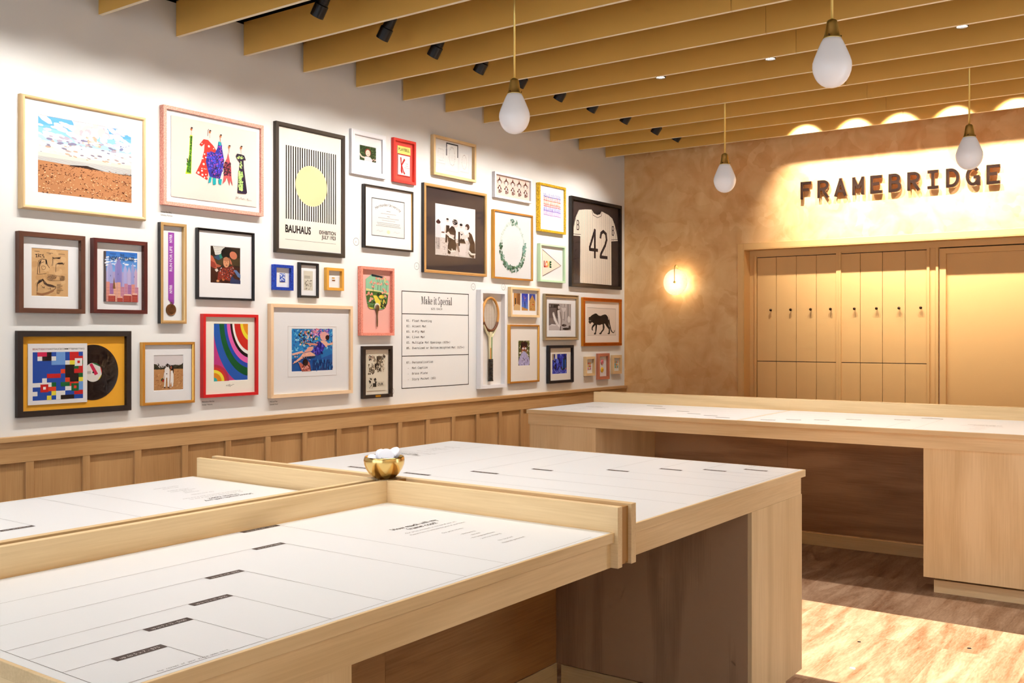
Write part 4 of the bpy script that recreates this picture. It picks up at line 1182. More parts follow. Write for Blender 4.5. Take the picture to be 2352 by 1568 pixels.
# magazine frame
frame('mag', 'dark mahogany frame holding a magazine with a city skyline cover', F_MAH, 'flat', rec=0.026, opening=False)
yc, zc, w, h, t_, fw, u0, u1, v0, v1 = FR['mag']
mg = thing('magazine', 'illustrated magazine with blue sky and red rooftops cover, mounted in the mahogany frame', 'magazine', (t_ - 0.026 + 0.0018, yc, zc))
bxo('pages', (0, u0 - 0.002, v0, 0.0070, u1, v1), plain('spine_dark', (70, 56, 58), 0.6), mg)
def cover(a):
    for i in range(12): a.rect(0, .55 + i * .0375, 1, .59 + i * .0375, (150 - i * 8, 190 - i * 5, 236 - i * 2), hold=True)
    a.blobs(40, 0, .72, 1, .9, [(236, 242, 250), (200, 218, 244), (248, 250, 252)], .03, .08, .35, (-.1, .3))
    a.rect(0, .0, 1, .60, (186, 176, 214))
    for x0, x1, tp, c in ((.02, .12, .66, (196, 190, 226)), (.06, .20, .70, (176, 178, 222)), (.28, .50, .74, (160, 152, 208)), (.33, .46, .80, (150, 144, 202)), (.55, .66, .66, (184, 184, 228)), (.68, .78, .62, (196, 186, 220)), (.80, .90, .70, (170, 174, 220)), (.9, 1, .6, (206, 180, 206))):
        a.rect(x0, .2, x1, tp, c); a.poly([(x0, tp), (x1, tp), ((x0 + x1) / 2, tp + .10)], c)
    for i in range(9):
        x = i * .115; tp = .30 + .10 * a.rnd.random(); c = a.rnd.choice([(206, 150, 170), (224, 160, 150), (180, 130, 176), (228, 180, 160)])
        a.rect(x, 0, x + .11, tp, c)
        for q in range(5): a.line([(x + .01, .04 + q * .06), (x + .1, .04 + q * .06)], .0008, (150, 90, 120))
    for x0, x1, tp in ((.06, .28, .12), (.34, .52, .08), (.54, .80, .13), (.82, 1, .15)):
        a.rect(x0, 0, x1, tp, (176, 76, 66)); a.poly([(x0, tp), (x1, tp), (x1 - .02, tp + .03), (x0 + .04, tp + .03)], (238, 200, 186))
        for q in range(3):
            for p in range(4): a.rect(x0 + .02 + p * .045, .02 + q * .035, x0 + .035 + p * .045, .04 + q * .035, (226, 130, 110))
    a.poly([(.20, .26), (.24, .50), (.28, .26)], (140, 100, 60))
    a.text('THE', .5, .925, .015, (24, 20, 30), 'C'); a.text('NEW YORKER', .5, .835, .030, (20, 18, 26), 'C', fit=a.w * .82)
    a.rect(.1, .955, .3, .962, (30, 60, 120)); a.rect(.75, .955, .92, .962, (30, 60, 120))
    for u, v in ((.12, .50), (.36, .54), (.88, .50)): a.rect(u, v, u + .02, v + .03, (120, 116, 170))
a = Art(u1 - u0 - .008, v1 - v0, seed=4); cover(a); a.emit('cover', mg, (0.0072, u0 + .008, v0), (0, 1, 0), (0, 0, 1))

# medal
frame('medal', 'tall narrow pale gold frame with black sides around a purple ribbon medal', F_GOLDB, 'step', side=F_SATB, rec=0.024, opening=False)
yc, zc, w, h, t_, fw, u0, u1, v0, v1 = FR['medal']
md = thing('race_medal', 'bronze race medal on a purple lettered ribbon in the tall narrow frame', 'medal', (t_ - 0.024 + 0.0015, yc - 0.004, zc))
rw = 0.019
a = Art(2 * rw, v1 - v0, seed=1)
PU = (176, 92, 190)
a.rect(0, 0.03, 1, 1, PU); a.poly([(0, .03), (1, .03), (1, -.02), (.75, -.06), (.45, -.02)], (160, 76, 176))
for v, s_, b_ in ((.88, 'NYRR', .03), (.52, 'RUN FOR LIFE', .015), (.15, 'NYRR', .03)):
    a.text(s_, .66, v - len(s_) * .0135 * .5, .026, (240, 232, 246), 'L', bold=b_, rot=PI / 2, fit=len(s_) * .0118)
rb = thing  # keep helper name readable
bxo('ribbon', (0, -rw, v0 + .012, 0.0015, rw, v1), plain('purple_satin', PU, 0.4), md)
a.emit('ribbon_print', md, (0.0019, -rw, v0), (0, 1, 0), (0, 0, 1))
M_BRZ = plain('bronze', (124, 84, 50), 0.4, metal=0.8)
bm = bmesh.new(); lathe(bm, [(0.0005, 0), (0.031, 0), (0.033, 0.001), (0.033, 0.004), (0.030, 0.005), (0.028, 0.0035), (0.0005, 0.0035)], 40, (0, -0.002, v0 - .046), 'X')
for q in range(12):
    an = q * PI / 6; box(bm, .0034, -0.002 + .022 * math.cos(an) - .002, v0 - .046 + .022 * math.sin(an) - .002, .0045, -0.002 + .022 * math.cos(an) + .002, v0 - .046 + .022 * math.sin(an) + .002)
lathe(bm, [(0.014, .003), (0.015, .0048), (0.017, .0048), (0.018, .003)], 30, (0, -0.002, v0 - .046), 'X'); box(bm, .003, -.008, v0 - .054, .005, .004, v0 - .038)
obj('medallion', bm, M_BRZ, md, label='bronze disc')
bm = bmesh.new(); tube(bm, [(0.003 , 0.006 * math.cos(x), v0 - .008 + 0.006 * math.sin(x)) for x in [2 * PI * q / 12 for q in range(13)]], .0012, 6)
obj('ring', bm, M_BRZ, md)

def mother(a):
    a.bg((70, 52, 34)); a.rect(0, .50, 1, .72, (92, 76, 46)); a.rect(0, 0, 1, .45, (84, 40, 16)); a.rect(.7, .45, 1, .5, (60, 44, 30))
    a.poly([(.08, 1), (.48, 1), (.36, .78), (.16, .76)], (238, 236, 228))
    for i in range(7):
        for j in range(5): a.ell(.14 + i * .045, .97 - j * .045, .012, .009, (50, 38, 30), 6, hold=True)
    a.poly([(.10, .70), (.34, .80), (.42, .88), (.36, .66), (.25, .62)], (60, 96, 124)); a.poly([(.28, .76), (.42, .86), (.40, .70), (.32, .66)], (60, 150, 130))
    a.ell(.55, .82, .20, .17, (30, 22, 16)); a.ell(.70, .80, .16, .12, (34, 24, 18)); a.ell(.76, .78, .13, .105, (214, 140, 110), rot=-.4); a.poly([(.62, .72), (.70, .60), (.72, .52), (.66, .54)], (206, 130, 100))
    a.poly([(0, .75), (.08, .72), (.20, .52), (.24, .45), (.18, .38), (.0, .46)], (206, 120, 92)); a.poly([(0, .6), (.14, .55), (.2, .44), (.1, .40), (0, .45)], (168, 76, 58)); a.poly([(.14, .36), (.22, .40), (.26, .34), (.20, .30)], (230, 222, 214)); a.poly([(.2, .52), (.36, .48), (.3, .42), (.22, .44)], (190, 110, 80))
    a.poly([(.22, .06), (.26, .3), (.36, .42), (.60, .45), (.74, .5), (.84, .34), (.70, .22), (.72, .06), (.4, .12)], (150, 60, 40))
    a.blobs(130, .28, .12, .78, .44, [(226, 222, 220), (60, 30, 34), (190, 70, 40), (40, 40, 60), (220, 100, 60), (30, 24, 26)], .008, .026, .6, (-1.2, 1.2))
    a.ell(.52, .58, .105, .145, (224, 168, 130)); a.ell(.52, .66, .10, .06, (196, 138, 104)); a.ell(.485, .57, .012, .008, (40, 26, 20), 8); a.ell(.565, .58, .012, .008, (40, 26, 20), 8); a.ell(.53, .50, .03, .012, (150, 60, 50), 8)
    a.poly([(.76, .38), (.86, .38), (1, .26), (1, .16), (.9, .2), (.84, .28)], (110, 136, 176)); a.poly([(.64, .06), (.70, .22), (.80, .14), (1, .10), (1, .0), (.66, 0)], (60, 74, 116)); a.ell(.24, .06, .05, .03, (226, 170, 120)); a.ell(.42, .10, .04, .03, (206, 130, 80))
frame('mom', 'thin black beaded frame with a photo of a woman holding a smiling baby', F_SATB, 'scoop', art=mother, rec=0.014)

# record frame
frame('record', 'wide black frame with a yellow backing holding a record sleeve and vinyl', F_BLK, 'flat', matc=(238, 170, 48), rec=0.022, opening=False)
yc, zc, w, h, t_, fw, u0, u1, v0, v1 = FR['record']
xr_ = t_ - 0.021 + 0.0015
sl = thing('record_sleeve', 'white record sleeve printed with a patchwork of coloured blocks', 'record sleeve', (xr_ + 0.002, yc, zc))
bxo('cardboard', (0, u0, v0, 0.004, u1, v1), plain('sleeve_white', (240, 238, 238), 0.5, var=0.0), sl)
def patch(a):
    a.bg((240, 238, 238))
    a.text('BEASTIEBOYS', .075, .895, .0125, (150, 50, 50), 'L', font='sans', bold=.01, fit=a.w * .27); a.text('HOTSAUCECOMMITTEEPARTTWO', .350, .895, .0125, (30, 26, 26), 'L', bold=.01, fit=a.w * .60)
    cols = [(28, 92, 184), (16, 120, 66), (214, 30, 30), (220, 40, 100), (240, 226, 80), (234, 80, 30), (44, 22, 20), (240, 238, 236), (130, 174, 230)]
    a.rect(.075, .07, .925, .86, (28, 92, 184))
    n = 11
    r = random.Random(23)
    cw, chh = .85 / n, .79 / n
    for q in range(46):
        i, j = r.randrange(n), r.randrange(n); ww, hh = r.choice([(1, 1), (2, 1), (1, 2), (2, 2), (3, 1), (2, 3)])
        a.rect(.075 + i * cw, .07 + j * chh, .075 + min(n, i + ww) * cw, .07 + min(n, j + hh) * chh, r.choice(cols))
    for u, v, c1, c2 in ((.2, .2, (214, 30, 30), (240, 238, 236)), (.78, .62, (240, 238, 236), (214, 30, 30)), (.72, .2, (16, 120, 66), (234, 60, 30))):
        a.rect(u, v, u + .13, v + .13, c1); a.rect(u + .045, v + .045, u + .09, v + .09, c2)
a = Art(u1 - u0, v1 - v0); patch(a); a.emit('cover_print', sl, (0.0043, u0, v0), (0, 1, 0), (0, 0, 1))
vy = thing('vinyl_record', 'black vinyl record sliding out from behind the colour block sleeve', 'record', (xr_, yc + 0.100, zc + (v0 + v1) / 2))
RV = 0.146
bm = bmesh.new()
pr = [(0.048, 0.0016)]
for q in range(40):
    rr = 0.052 + q * (RV - 0.056) / 40; pr += [(rr, 0.0017), (rr + 0.0011, 0.0014)]
lathe(bm, [(0.0005, 0.0), (RV, 0.0), (RV, 0.0016), (RV - .003, 0.0018)] + pr[::-1] + [(0.0005, 0.0016)], 64, axis='X')
obj('disc', bm, plain('vinyl_plastic', (26, 16, 16), 0.22), vy)
a = Art(0.1, 0.1)
def semi(col, a0, a1, n=24):
    a.poly([(.5 + .5 * math.cos(a0 + (a1 - a0) * q / n), .5 + .5 * math.sin(a0 + (a1 - a0) * q / n)) for q in range(n + 1)], col)
semi((232, 228, 222), 0, 2 * PI); semi((16, 120, 66), .6, 1.7); semi((214, 30, 30), -.2, .65); semi((236, 222, 80), -1.0, -.2)
a.poly([(.28, .93), (.44, .98), (.78, .42), (.60, .34)], (214, 40, 96)); a.ell(.5, .5, .05, .05, (20, 16, 16))
for q in range(4): a.rect(.12, .55 - q * .04, .38, .565 - q * .04, (90, 70, 70))
a.emit('paper_label', vy, (0.0019, -0.05, -0.05), (0, 1, 0), (0, 0, 1))

def couple(a):
    a.bg((226, 220, 220)); a.rect(0, 0, 1, .62, (206, 158, 108)); a.poly([(0, .60), (0, .76), (.1, .74), (.2, .64), (.5, .68), (.7, .72), (.9, .70), (1, .78), (1, .60)], (76, 70, 52))
    a.blobs(60, 0, .60, 1, .72, [(60, 56, 40), (96, 90, 66)], .01, .03, .7); a.blobs(150, 0, 0, 1, .58, [(186, 134, 84), (226, 184, 134), (170, 116, 70), (236, 198, 154)], .01, .04, .25, (.1, .5))
    a.blobs(8, .13, .70, .18, .76, [(70, 66, 48)], .01, .018)
    Wh = (244, 238, 232)
    a.poly([(.36, .38), (.36, .60), (.40, .66), (.50, .66), (.53, .58), (.53, .38), (.51, .10), (.46, .10), (.45, .36), (.41, .36), (.39, .10), (.34, .10)], Wh); a.ell(.455, .71, .03, .04, (90, 56, 40)); a.ell(.455, .74, .03, .02, (30, 20, 16)); a.ell(.36, .08, .03, .014, (40, 26, 24)); a.ell(.49, .08, .03, .014, (40, 26, 24))
    a.poly([(.56, .55), (.64, .55), (.66, .42), (.66, .24), (.64, .10), (.60, .10), (.58, .24), (.54, .12), (.55, .34)], Wh); a.ell(.60, .64, .055, .075, (46, 26, 22)); a.ell(.58, .645, .028, .04, (190, 116, 84)); a.poly([(.61, .68), (.66, .60), (.67, .45), (.64, .50)], (40, 24, 22)); a.ell(.57, .085, .02, .012, Wh)
    a.ell(.29, .30, .05, .045, (60, 90, 40)); a.ell(.31, .28, .035, .035, (190, 40, 40)); a.line([(.355, .5), (.33, .34)], .004, Wh); a.ell(.43, .47, .02, .015, (60, 30, 24))
frame('wed', 'gold frame with a dark outer line, photo of a couple in white in a field', F_GOLDM, 'step', art=couple, rec=0.014)

def arcs(a):
    a.bg((206, 74, 150))
    cu, cv = 1.12, 1.05
    asp = a.w / a.h
    def ring(r0, r1, c):
        n = 40; P0, P1 = [], []
        for q in range(n + 1):
            th = PI * .9 + (PI * .72) * q / n
            for r, Pl in ((r0, P0), (r1, P1)):
                u, v = cu + r * math.cos(th) * .98, cv + r * 1.22 * math.sin(th) * asp * 1.12
                Pl.append((min(1, max(0, u)), min(1, max(0, v))))
        a.k += 1
        for q in range(n): a.poly([P0[q], P0[q + 1], P1[q + 1], P1[q]], c, hold=True)
    for r0, r1, c in ((.98, 1.16, (36, 110, 196)), (.84, .98, (6, 112, 62)), (.76, .84, (44, 96, 196)), (.66, .76, (240, 120, 190)), (.60, .66, (40, 16, 22)), (.54, .60, (250, 248, 244)), (.36, .54, (220, 58, 46)), (.28, .36, (246, 232, 70)), (0.0, .28, (240, 166, 40))):
        ring(r0, r1, c)
    for r, c in ((.44, (206, 74, 150)), (.44, (200, 60, 96)), (.37, (224, 72, 60)), (.30, (246, 232, 80)), (.22, (236, 160, 40)), (.10, (60, 190, 190))):
        n = 16; a.poly([(0, 0)] + [(r * math.cos(PI / 2 * q / n), r * .66 * math.sin(PI / 2 * q / n)) for q in range(n + 1)], c)
def red_art(a):
    arcs(a)
o, xm = frame('red', 'bright red frame with a print of rainbow coloured arcs on pink', F_RED, 'flat', matc=(240, 236, 222), art=red_art, rec=0.016)
yc, zc, w, h, t_, fw, u0, u1, v0, v1 = FR['red']
a = Art(.06, .02); a.line([(0, .4), (.1, .7), (.15, .3), (.3, .8), (.35, .2), (.45, .9), (.5, .1), (.6, .7), (.7, .4), (.85, .8), (1, .7)], .0016, (40, 30, 30)); a.emit('signature', o, (xm + .0004, -.03, v0 - .038), (0, 1, 0), (0, 0, 1))

def swim(a):
    a.bg((16, 104, 176)); a.poly([(0, .30), (.5, .32), (.8, .46), (1, .52), (1, 1), (0, 1)], (40, 150, 214)); a.poly([(.7, .42), (1, .6), (1, .40), (.72, .30)], (20, 132, 196)); a.rect(.5, 0, 1, .26, (10, 74, 140))
    a.blobs(260, 0, .48, 1, 1, [(110, 200, 236), (24, 110, 190), (170, 226, 244), (20, 90, 160), (60, 170, 224)], .008, .03, .5, (-1, 1))
    a.blobs(120, .18, .60, .62, .95, [(244, 196, 180), (250, 220, 206), (60, 30, 36), (224, 140, 140), (20, 90, 160), (190, 196, 60)], .008, .028, .6, (-1, 1))
    a.blobs(90, .45, .84, .9, .99, [(206, 160, 214), (236, 196, 226), (90, 80, 190), (230, 150, 170)], .01, .03, .7)
    a.ell(.78, .82, .10, .11, (236, 184, 178)); a.ell(.86, .79, .05, .06, (80, 40, 30)); a.poly([(.68, .72), (.84, .70), (.88, .64), (1, .68), (1, .62), (.86, .60), (.84, .55), (.72, .66)], (240, 196, 176))
    a.poly([(.66, .70), (.80, .60), (.76, .48), (.62, .36), (.46, .46), (.58, .58)], (56, 50, 176)); a.blobs(30, .52, .42, .76, .64, [(120, 110, 220), (30, 26, 130)], .008, .022, 1.6, (.2, 1))
    a.poly([(.30, .66), (.46, .66), (.62, .64), (.60, .60), (.42, .62)], (226, 160, 140)); a.poly([(.26, .42), (.40, .57), (.52, .58), (.48, .48), (.30, .44)], (236, 180, 164)); a.poly([(.0, .42), (.24, .48), (.28, .44), (.02, .38)], (240, 196, 180))
    a.poly([(.56, .38), (.44, .46), (.26, .42), (.20, .34), (.04, .21), (.02, .18), (.12, .22), (.24, .30), (.36, .34), (.54, .34)], (240, 190, 170)); a.poly([(.24, .34), (.58, .36), (.54, .32), (.28, .30)], (10, 70, 110))
    a.blobs(40, .06, .2, .56, .44, [(250, 220, 200), (214, 140, 120)], .006, .016, .5)
    a.poly([(.16, .20), (.22, .20), (.28, .14), (.36, .26), (.42, .20), (.46, .02), (.44, 0), (.24, 0), (.2, .1)], (206, 124, 110)); a.blobs(24, .24, .02, .42, .14, [(244, 190, 180), (150, 70, 70)], .01, .02); a.ell(.32, .21, .065, .085, (50, 14, 20)); a.line([(.25, 0), (.31, .12)], .004, (30, 20, 40)); a.line([(.46, 0), (.42, .12), (.34, .16)], .004, (30, 20, 40))
    a.blobs(40, .55, .02, 1, .26, [(30, 120, 190), (60, 150, 210)], .004, .012, 3.5, (-.1, .1))
def swim_full(a): swim(a)
o, xm = frame('swim', 'large pale wood frame with a painting of swimmers in blue water', F_PALE, 'flat', art=swim_full, rec=0.018)
yc, zc, w, h, t_, fw, u0, u1, v0, v1 = FR['swim']
bm = bmesh.new(); e = .032
for q in ((u0 - e, v1 + .014, u1 + e, v1 + .016), (u0 - e, v0 - e, u1 + e, v0 - e + .0015), (u0 - e, v0 - e, u0 - e + .0015, v1 + .014), (u1 + e - .0015, v0 - e, u1 + e, v1 + .014)):
    box(bm, xm, q[0], q[1], xm + .0012, q[2], q[3])
obj('deckle_edge', bm, plain('deckle_grey', (214, 206, 202), 0.7), o)

def bauhaus(a):
    a.bg((244, 238, 228)); K = (32, 24, 22)
    n = 23
    for i in range(n): u = .105 + i * (.79 / (n - 1)); a.rect(u - .0085, .245, u + .0085, .855, K, hold=True)
    a.ell(.50, .545, .255, .172, (240, 222, 178), 64)
    a.text('BAUHAUS', .09, .135, .066, K, 'L', bold=.035, fit=a.w * .40); a.text('EXHIBITION', .90, .148, .034, K, 'R', bold=.03, fit=a.w * .275); a.text('JULY 1923', .90, .108, .034, K, 'R', bold=.03, fit=a.w * .235)
    a.line([(.09, .075), (.90, .075)], .0018, (90, 80, 76))
frame('bau', 'tall charcoal frame with a poster of black stripes behind a cream circle', F_CHAR, 'thin', art=bauhaus, rec=0.012, opening=False)

def girl(a):
    a.bg((60, 84, 40)); a.blobs(200, 0, 0, 1, 1, [(40, 64, 28), (90, 116, 60), (120, 140, 80), (34, 50, 26)], .012, .03, .9)
    a.poly([(0, .48), (.14, .28), (.34, .26), (.3, .08), (.74, 0), (.8, .22), (1, .24), (1, .14), (.78, .06), (.3, -.0), (.28, .16), (.1, .2), (0, .34)], (244, 214, 196)); a.poly([(.34, .30), (.62, .30), (.78, .14), (.72, 0), (.28, 0)], (246, 222, 226))
    a.ell(.50, .58, .19, .26, (150, 70, 40)); a.ell(.50, .54, .14, .22, (246, 214, 196)); a.ell(.44, .57, .016, .012, (70, 40, 30), 8); a.ell(.56, .57, .016, .012, (70, 40, 30), 8); a.ell(.51, .43, .05, .018, (190, 80, 80), 10)
frame('girl', 'small white frame with a photo of a smiling child on grass', F_WHT, 'step', art=girl, rec=0.016)

# theatre programme
frame('play', 'small red frame with a red mat around a theatre programme', F_RED2, 'flat', matc=(232, 86, 76), rec=0.020, opening=False)
yc, zc, w, h, t_, fw, u0, u1, v0, v1 = FR['play']
pb = thing('theatre_programme', 'yellow topped theatre programme with red boots, mounted in the small red frame', 'programme', (t_ - 0.020 + 0.0018, yc, zc))
bxo('pages', (0, u0, v0, 0.004, u1, v1), plain('paper_edge', (236, 230, 226), 0.6), pb)
a = Art(u1 - u0, v1 - v0, seed=3); RD = (206, 52, 44)
a.bg((246, 242, 242)); a.rect(0, .74, 1, 1, (248, 240, 150)); a.text('PLAYBILL', .5, .84, .030, (110, 116, 30), 'C', bold=.02, fit=a.w * .84)
a.rect(0, .70, 1, .74, RD); a.rect(0, 0, 1, .035, RD); a.rect(0, 0, .05, .72, (226, 110, 104)); a.rect(.95, 0, 1, .72, (226, 110, 104))
a.poly([(.20, .62), (.30, .62), (.32, .36), (.40, .12), (.32, .08), (.24, .16), (.26, .34)], RD); a.poly([(.50, .60), (.60, .56), (.36, .36), (.48, .18), (.60, .10), (.52, .06), (.44, .12), (.28, .38)], RD)
for q, s_ in enumerate(('kinky', 'boots', 'the musical')): a.text(s_, .72, .42 - q * .07, .012, (150, 60, 60), 'C')
a.emit('cover', pb, (0.0043, u0, v0), (0, 1, 0), (0, 0, 1))

def wreath(a, cu, cv, ru, rv, n, cols, r0, r1, sq=False):
    for q in range(n):
        th = 2 * PI * q / n + a.rnd.uniform(-.05, .05)
        k = 1 / max(abs(math.cos(th)), abs(math.sin(th))) if sq else 1
        a.ell(cu + ru * k * math.cos(th) * a.rnd.uniform(.93, 1.08), cv + rv * k * math.sin(th) * a.rnd.uniform(.93, 1.08), a.rnd.uniform(r0, r1), a.rnd.uniform(r0, r1) * .5, a.rnd.choice(cols), 6, a.rnd.uniform(0, 3), hold=(q % 5 != 0))
def invites(a):
    PK = [(60, 60, 64), (200, 110, 120), (120, 130, 130), (170, 176, 170), (150, 60, 80)]
    def card(x0, y0, x1, y1):
        a.rect(x0 + .004, y0 - .012, x1 + .004, y1 - .012, (206, 202, 198)); a.rect(x0, y0, x1, y1, (252, 251, 249))  # grey offset copy draws each card's cast shadow into the print
    card(.0, .22, .27, .98); wreath(a, .135, .60, .075, .26, 46, PK, .006, .012, True)
    a.rect(.30, .46, .66, 1.22, (66, 74, 80)); a.rect(.325, .46, .635, 1.16, (250, 249, 247)); card(.27, -.06, .66, .62)
    a.rect(.325, .5, .635, 1.16, (250, 249, 247)); wreath(a, .475, .62, .085, .42, 60, PK, .006, .014); card(.72, .02, .98, .88); wreath(a, .85, .48, .075, .32, 50, PK, .006, .012)
    for (u, w_) in ((.475, .10), (.85, .09), (.135, .09)):
        for q in range(4): a.rect(u - w_ / 2, .66 - q * .07, u + w_ / 2, .665 - q * .07, (214, 208, 206))
frame('inv', 'blond wood shadow box with three floral invitation cards', F_OAK, 'flat', art=invites, rec=0.028, opening=False, floating=0.0015)

def diploma(a):
    K = (40, 34, 32); G = (158, 152, 148)
    a.bg((236, 235, 233))
    for p, q in (((.01, .015), (.99, .015)), ((.01, .985), (.99, .985)), ((.012, .01), (.012, .99)), ((.988, .01), (.988, .99))): a.line([p, q], .0045, K)
    s_ = 'Northanden University'
    for i, c in enumerate(s_):
        if c == ' ': continue
        th = math.radians(128 - i * 76 / 20); a.text(c, .5 + .56 * math.cos(th), .33 + .56 * math.sin(th) * .88, .028, (120, 114, 112), 'C', bold=.008, rot=th - PI / 2)
    for v, w_, t2 in ((.68, .12, ''), (.61, .46, ''), (.54, .08, ''), (.49, .62, ''), (.43, .40, ''), (.36, .70, ''), (.32, .66, ''), (.28, .74, '')): a.rect(.5 - w_ / 2, v, .5 + w_ / 2, v + .012, G); 
    for v, w_ in ((.61, .46), (.49, .62), (.43, .40), (.36, .70), (.32, .66), (.28, .74)):
        for q in range(16): a.rect(.5 - w_ / 2 + w_ * q / 16, v - .002, .5 - w_ / 2 + w_ * q / 16 + .006, v + .016, (252, 251, 249), hold=True)
    a.ell(.5, .14, .05, .05, (238, 232, 200), 20); a.line([(.15, .14), (.2, .17), (.24, .13), (.34, .16)], .0012, G); a.line([(.66, .14), (.7, .17), (.76, .13), (.84, .16)], .0012, G)
frame('dip', 'black frame with a thin gold inner line holding a pale university diploma', F_SATB, 'step', art=diploma, rec=0.014, lip=F_GOLDM)

def group_bw(a):
    a.bg((238, 236, 236)); a.rect(0, 0, 1, .34, (214, 206, 202)); a.rect(0, .34, 1, .345, (150, 140, 136)); BR = (66, 42, 28); SK = (228, 216, 212); K = (40, 28, 26)
    a.blobs(140, 0, 0, 1, .32, [(180, 168, 162), (232, 226, 222), (120, 106, 100)], .006, .018, .3)
    # figures left to right
    a.poly([(.01, .36), (.02, .56), (.04, .60), (.11, .60), (.14, .54), (.14, .34), (.02, .34)], (222, 218, 222)); a.ell(.075, .64, .05, .035, (110, 60, 50)); a.poly([(.02, .65), (.075, .70), (.13, .65), (.12, .62), (.03, .62)], (90, 46, 40))
    for q in range(4): a.line([(.03 + q * .025, .34), (.035 + q * .022, .12)], .004, (90, 80, 84))
    a.rect(.15, .44, .22, .465, (110, 74, 64)); a.ell(.295, .70, .03, .035, SK); a.ell(.295, .72, .03, .02, K); a.poly([(.25, .42), (.26, .60), (.34, .60), (.36, .42), (.35, .28), (.31, .28), (.30, .38), (.28, .26), (.24, .26)], BR); a.poly([(.24, .58), (.26, .60), (.26, .50), (.24, .44), (.22, .5)], SK); a.poly([(.34, .60), (.37, .54), (.36, .46), (.34, .5)], SK); a.rect(.25, .42, .36, .445, (240, 236, 232))
    a.poly([(.32, .52), (.40, .60), (.46, .58), (.50, .50), (.49, .30), (.52, .24), (.50, .12), (.44, .12), (.40, .16), (.36, .04), (.30, .05), (.30, .20), (.33, .34), (.31, .46)], BR); a.ell(.49, .64, .065, .065, SK); a.ell(.48, .68, .065, .055, K); a.blobs(26, .43, .65, .54, .73, [SK, K], .006, .01); a.poly([(.28, .46), (.32, .48), (.36, .43), (.46, .42), (.45, .37), (.36, .37), (.28, .41)], SK); a.poly([(.33, .37), (.46, .33), (.46, .35), (.33, .40)], (240, 236, 232)); a.poly([(.31, .14), (.38, .10), (.47, .13), (.5, .11), (.38, .08), (.31, .12)], (240, 236, 232))
    a.ell(.63, .62, .035, .045, SK); a.ell(.63, .645, .038, .025, K); a.poly([(.56, .30), (.58, .38), (.60, .52), (.68, .52), (.74, .42), (.76, .28)], SK); a.poly([(.56, .28), (.62, .37), (.70, .38), (.75, .28)], BR); a.poly([(.60, .48), (.64, .43), (.69, .48), (.64, .46)], K); a.poly([(.55, .26), (.76, .26), (.74, .02), (.58, .04)], (222, 214, 212)); a.poly([(.5, .26), (.56, .10), (.6, .1), (.56, .28)], (150, 130, 120))
    a.ell(.79, .62, .055, .06, (96, 70, 60)); a.ell(.76, .59, .03, .035, SK); a.poly([(.84, .52), (.90, .48), (.98, .30), (.99, .10), (.88, .08), (.83, .14), (.86, .28), (.80, .40), (.79, .48)], BR); a.poly([(.57, .42), (.66, .36), (.80, .40), (.84, .46), (.82, .50), (.76, .46), (.66, .41), (.58, .46)], SK); a.line([(.80, .50), (.83, .42)], .006, (240, 236, 232)); a.poly([(.82, .13), (.90, .07), (1, .08), (1, .10), (.90, .10), (.83, .16)], (240, 236, 232)); a.poly([(.81, .10), (.86, .03), (.95, .0), (.97, .06), (.88, .06)], BR); a.rect(.56, .5, .60, .22, (60, 40, 36))
frame('bw', 'pale gold frame with a wide dark mat and a black and white beach group photo', F_GOLDB, 'step', side=F_SATB, matc=(62, 50, 48), art=group_bw, rec=0.018)

def monkeys(a):
    a.bg((250, 228, 216)); B = (112, 56, 30); Cr = (248, 240, 232)
    k = a.w / a.h
    def E(u, v, r, c, q=1.0, n=16): a.ell(u, v, r, r * k * q, c, n)
    for i in range(5):
        u = .105 + i * .188
        E(u, .40, .032, B, 1.45, 16); E(u, .39, .018, Cr, 1.7, 14)
        a.poly([(u - .024, .46), (u - .062, .38), (u - .056, .33), (u - .022, .39)], B); a.poly([(u + .024, .46), (u + .060, .37), (u + .053, .32), (u + .022, .39)], B)
        a.rect(u - .028, .16, u - .005, .30, B); a.rect(u + .005, .16, u + .028, .30, B); a.line([(u + .030, .24), (u + .056, .22), (u + .052, .32)], .006, B)
        E(u - .056, .68, .020, B); E(u + .056, .68, .020, B); E(u - .056, .68, .011, Cr); E(u + .056, .68, .011, Cr)
        a.poly([(u - .020, .80), (u, .93), (u + .020, .80)], B); E(u, .67, .052, B, .98, 22)
        E(u, .635, .040, Cr, .92, 18); E(u - .014, .655, .0042, (50, 26, 18), 1.3, 6); E(u + .014, .655, .0042, (50, 26, 18), 1.3, 6); a.rect(u - .008, .575, u + .008, .588, (160, 100, 80))
frame('monk', 'wide white frame with a row of five small cartoon monkeys', F_WHT, 'flat', matc=(250, 228, 216), art=monkeys, rec=0.020, opening=False)

def leafw(a):
    a.bg((238, 238, 238))
    wreath(a, .47, .50, .31, .35, 260, [(214, 226, 220), (196, 214, 206), (226, 234, 230)], .010, .028)
    wreath(a, .47, .50, .30, .345, 60, [(222, 230, 226)], .006, .016)
    for th0, th1, n, cols in ((175, 345, 130, [(96, 140, 104), (70, 120, 90), (150, 184, 168), (120, 160, 140), (60, 96, 70)]), (70, 100, 14, [(130, 170, 156), (90, 140, 110)]), (345, 370, 16, [(120, 176, 160), (150, 190, 180)])):
        for q in range(n):
            th = math.radians(a.rnd.uniform(th0, th1)); k = a.rnd.uniform(.88, 1.14)
            a.ell(.47 + .32 * k * math.cos(th), .50 + .36 * k * math.sin(th), a.rnd.uniform(.016, .034), a.rnd.uniform(.008, .014), a.rnd.choice(cols), 7, a.rnd.uniform(0, 3), hold=(q % 4 != 0))
    for q in range(14): a.rect(.28 + .02 * (q % 3), .64 - q * .026, .66 - .02 * (q % 4), .643 - q * .026, (232, 230, 228))
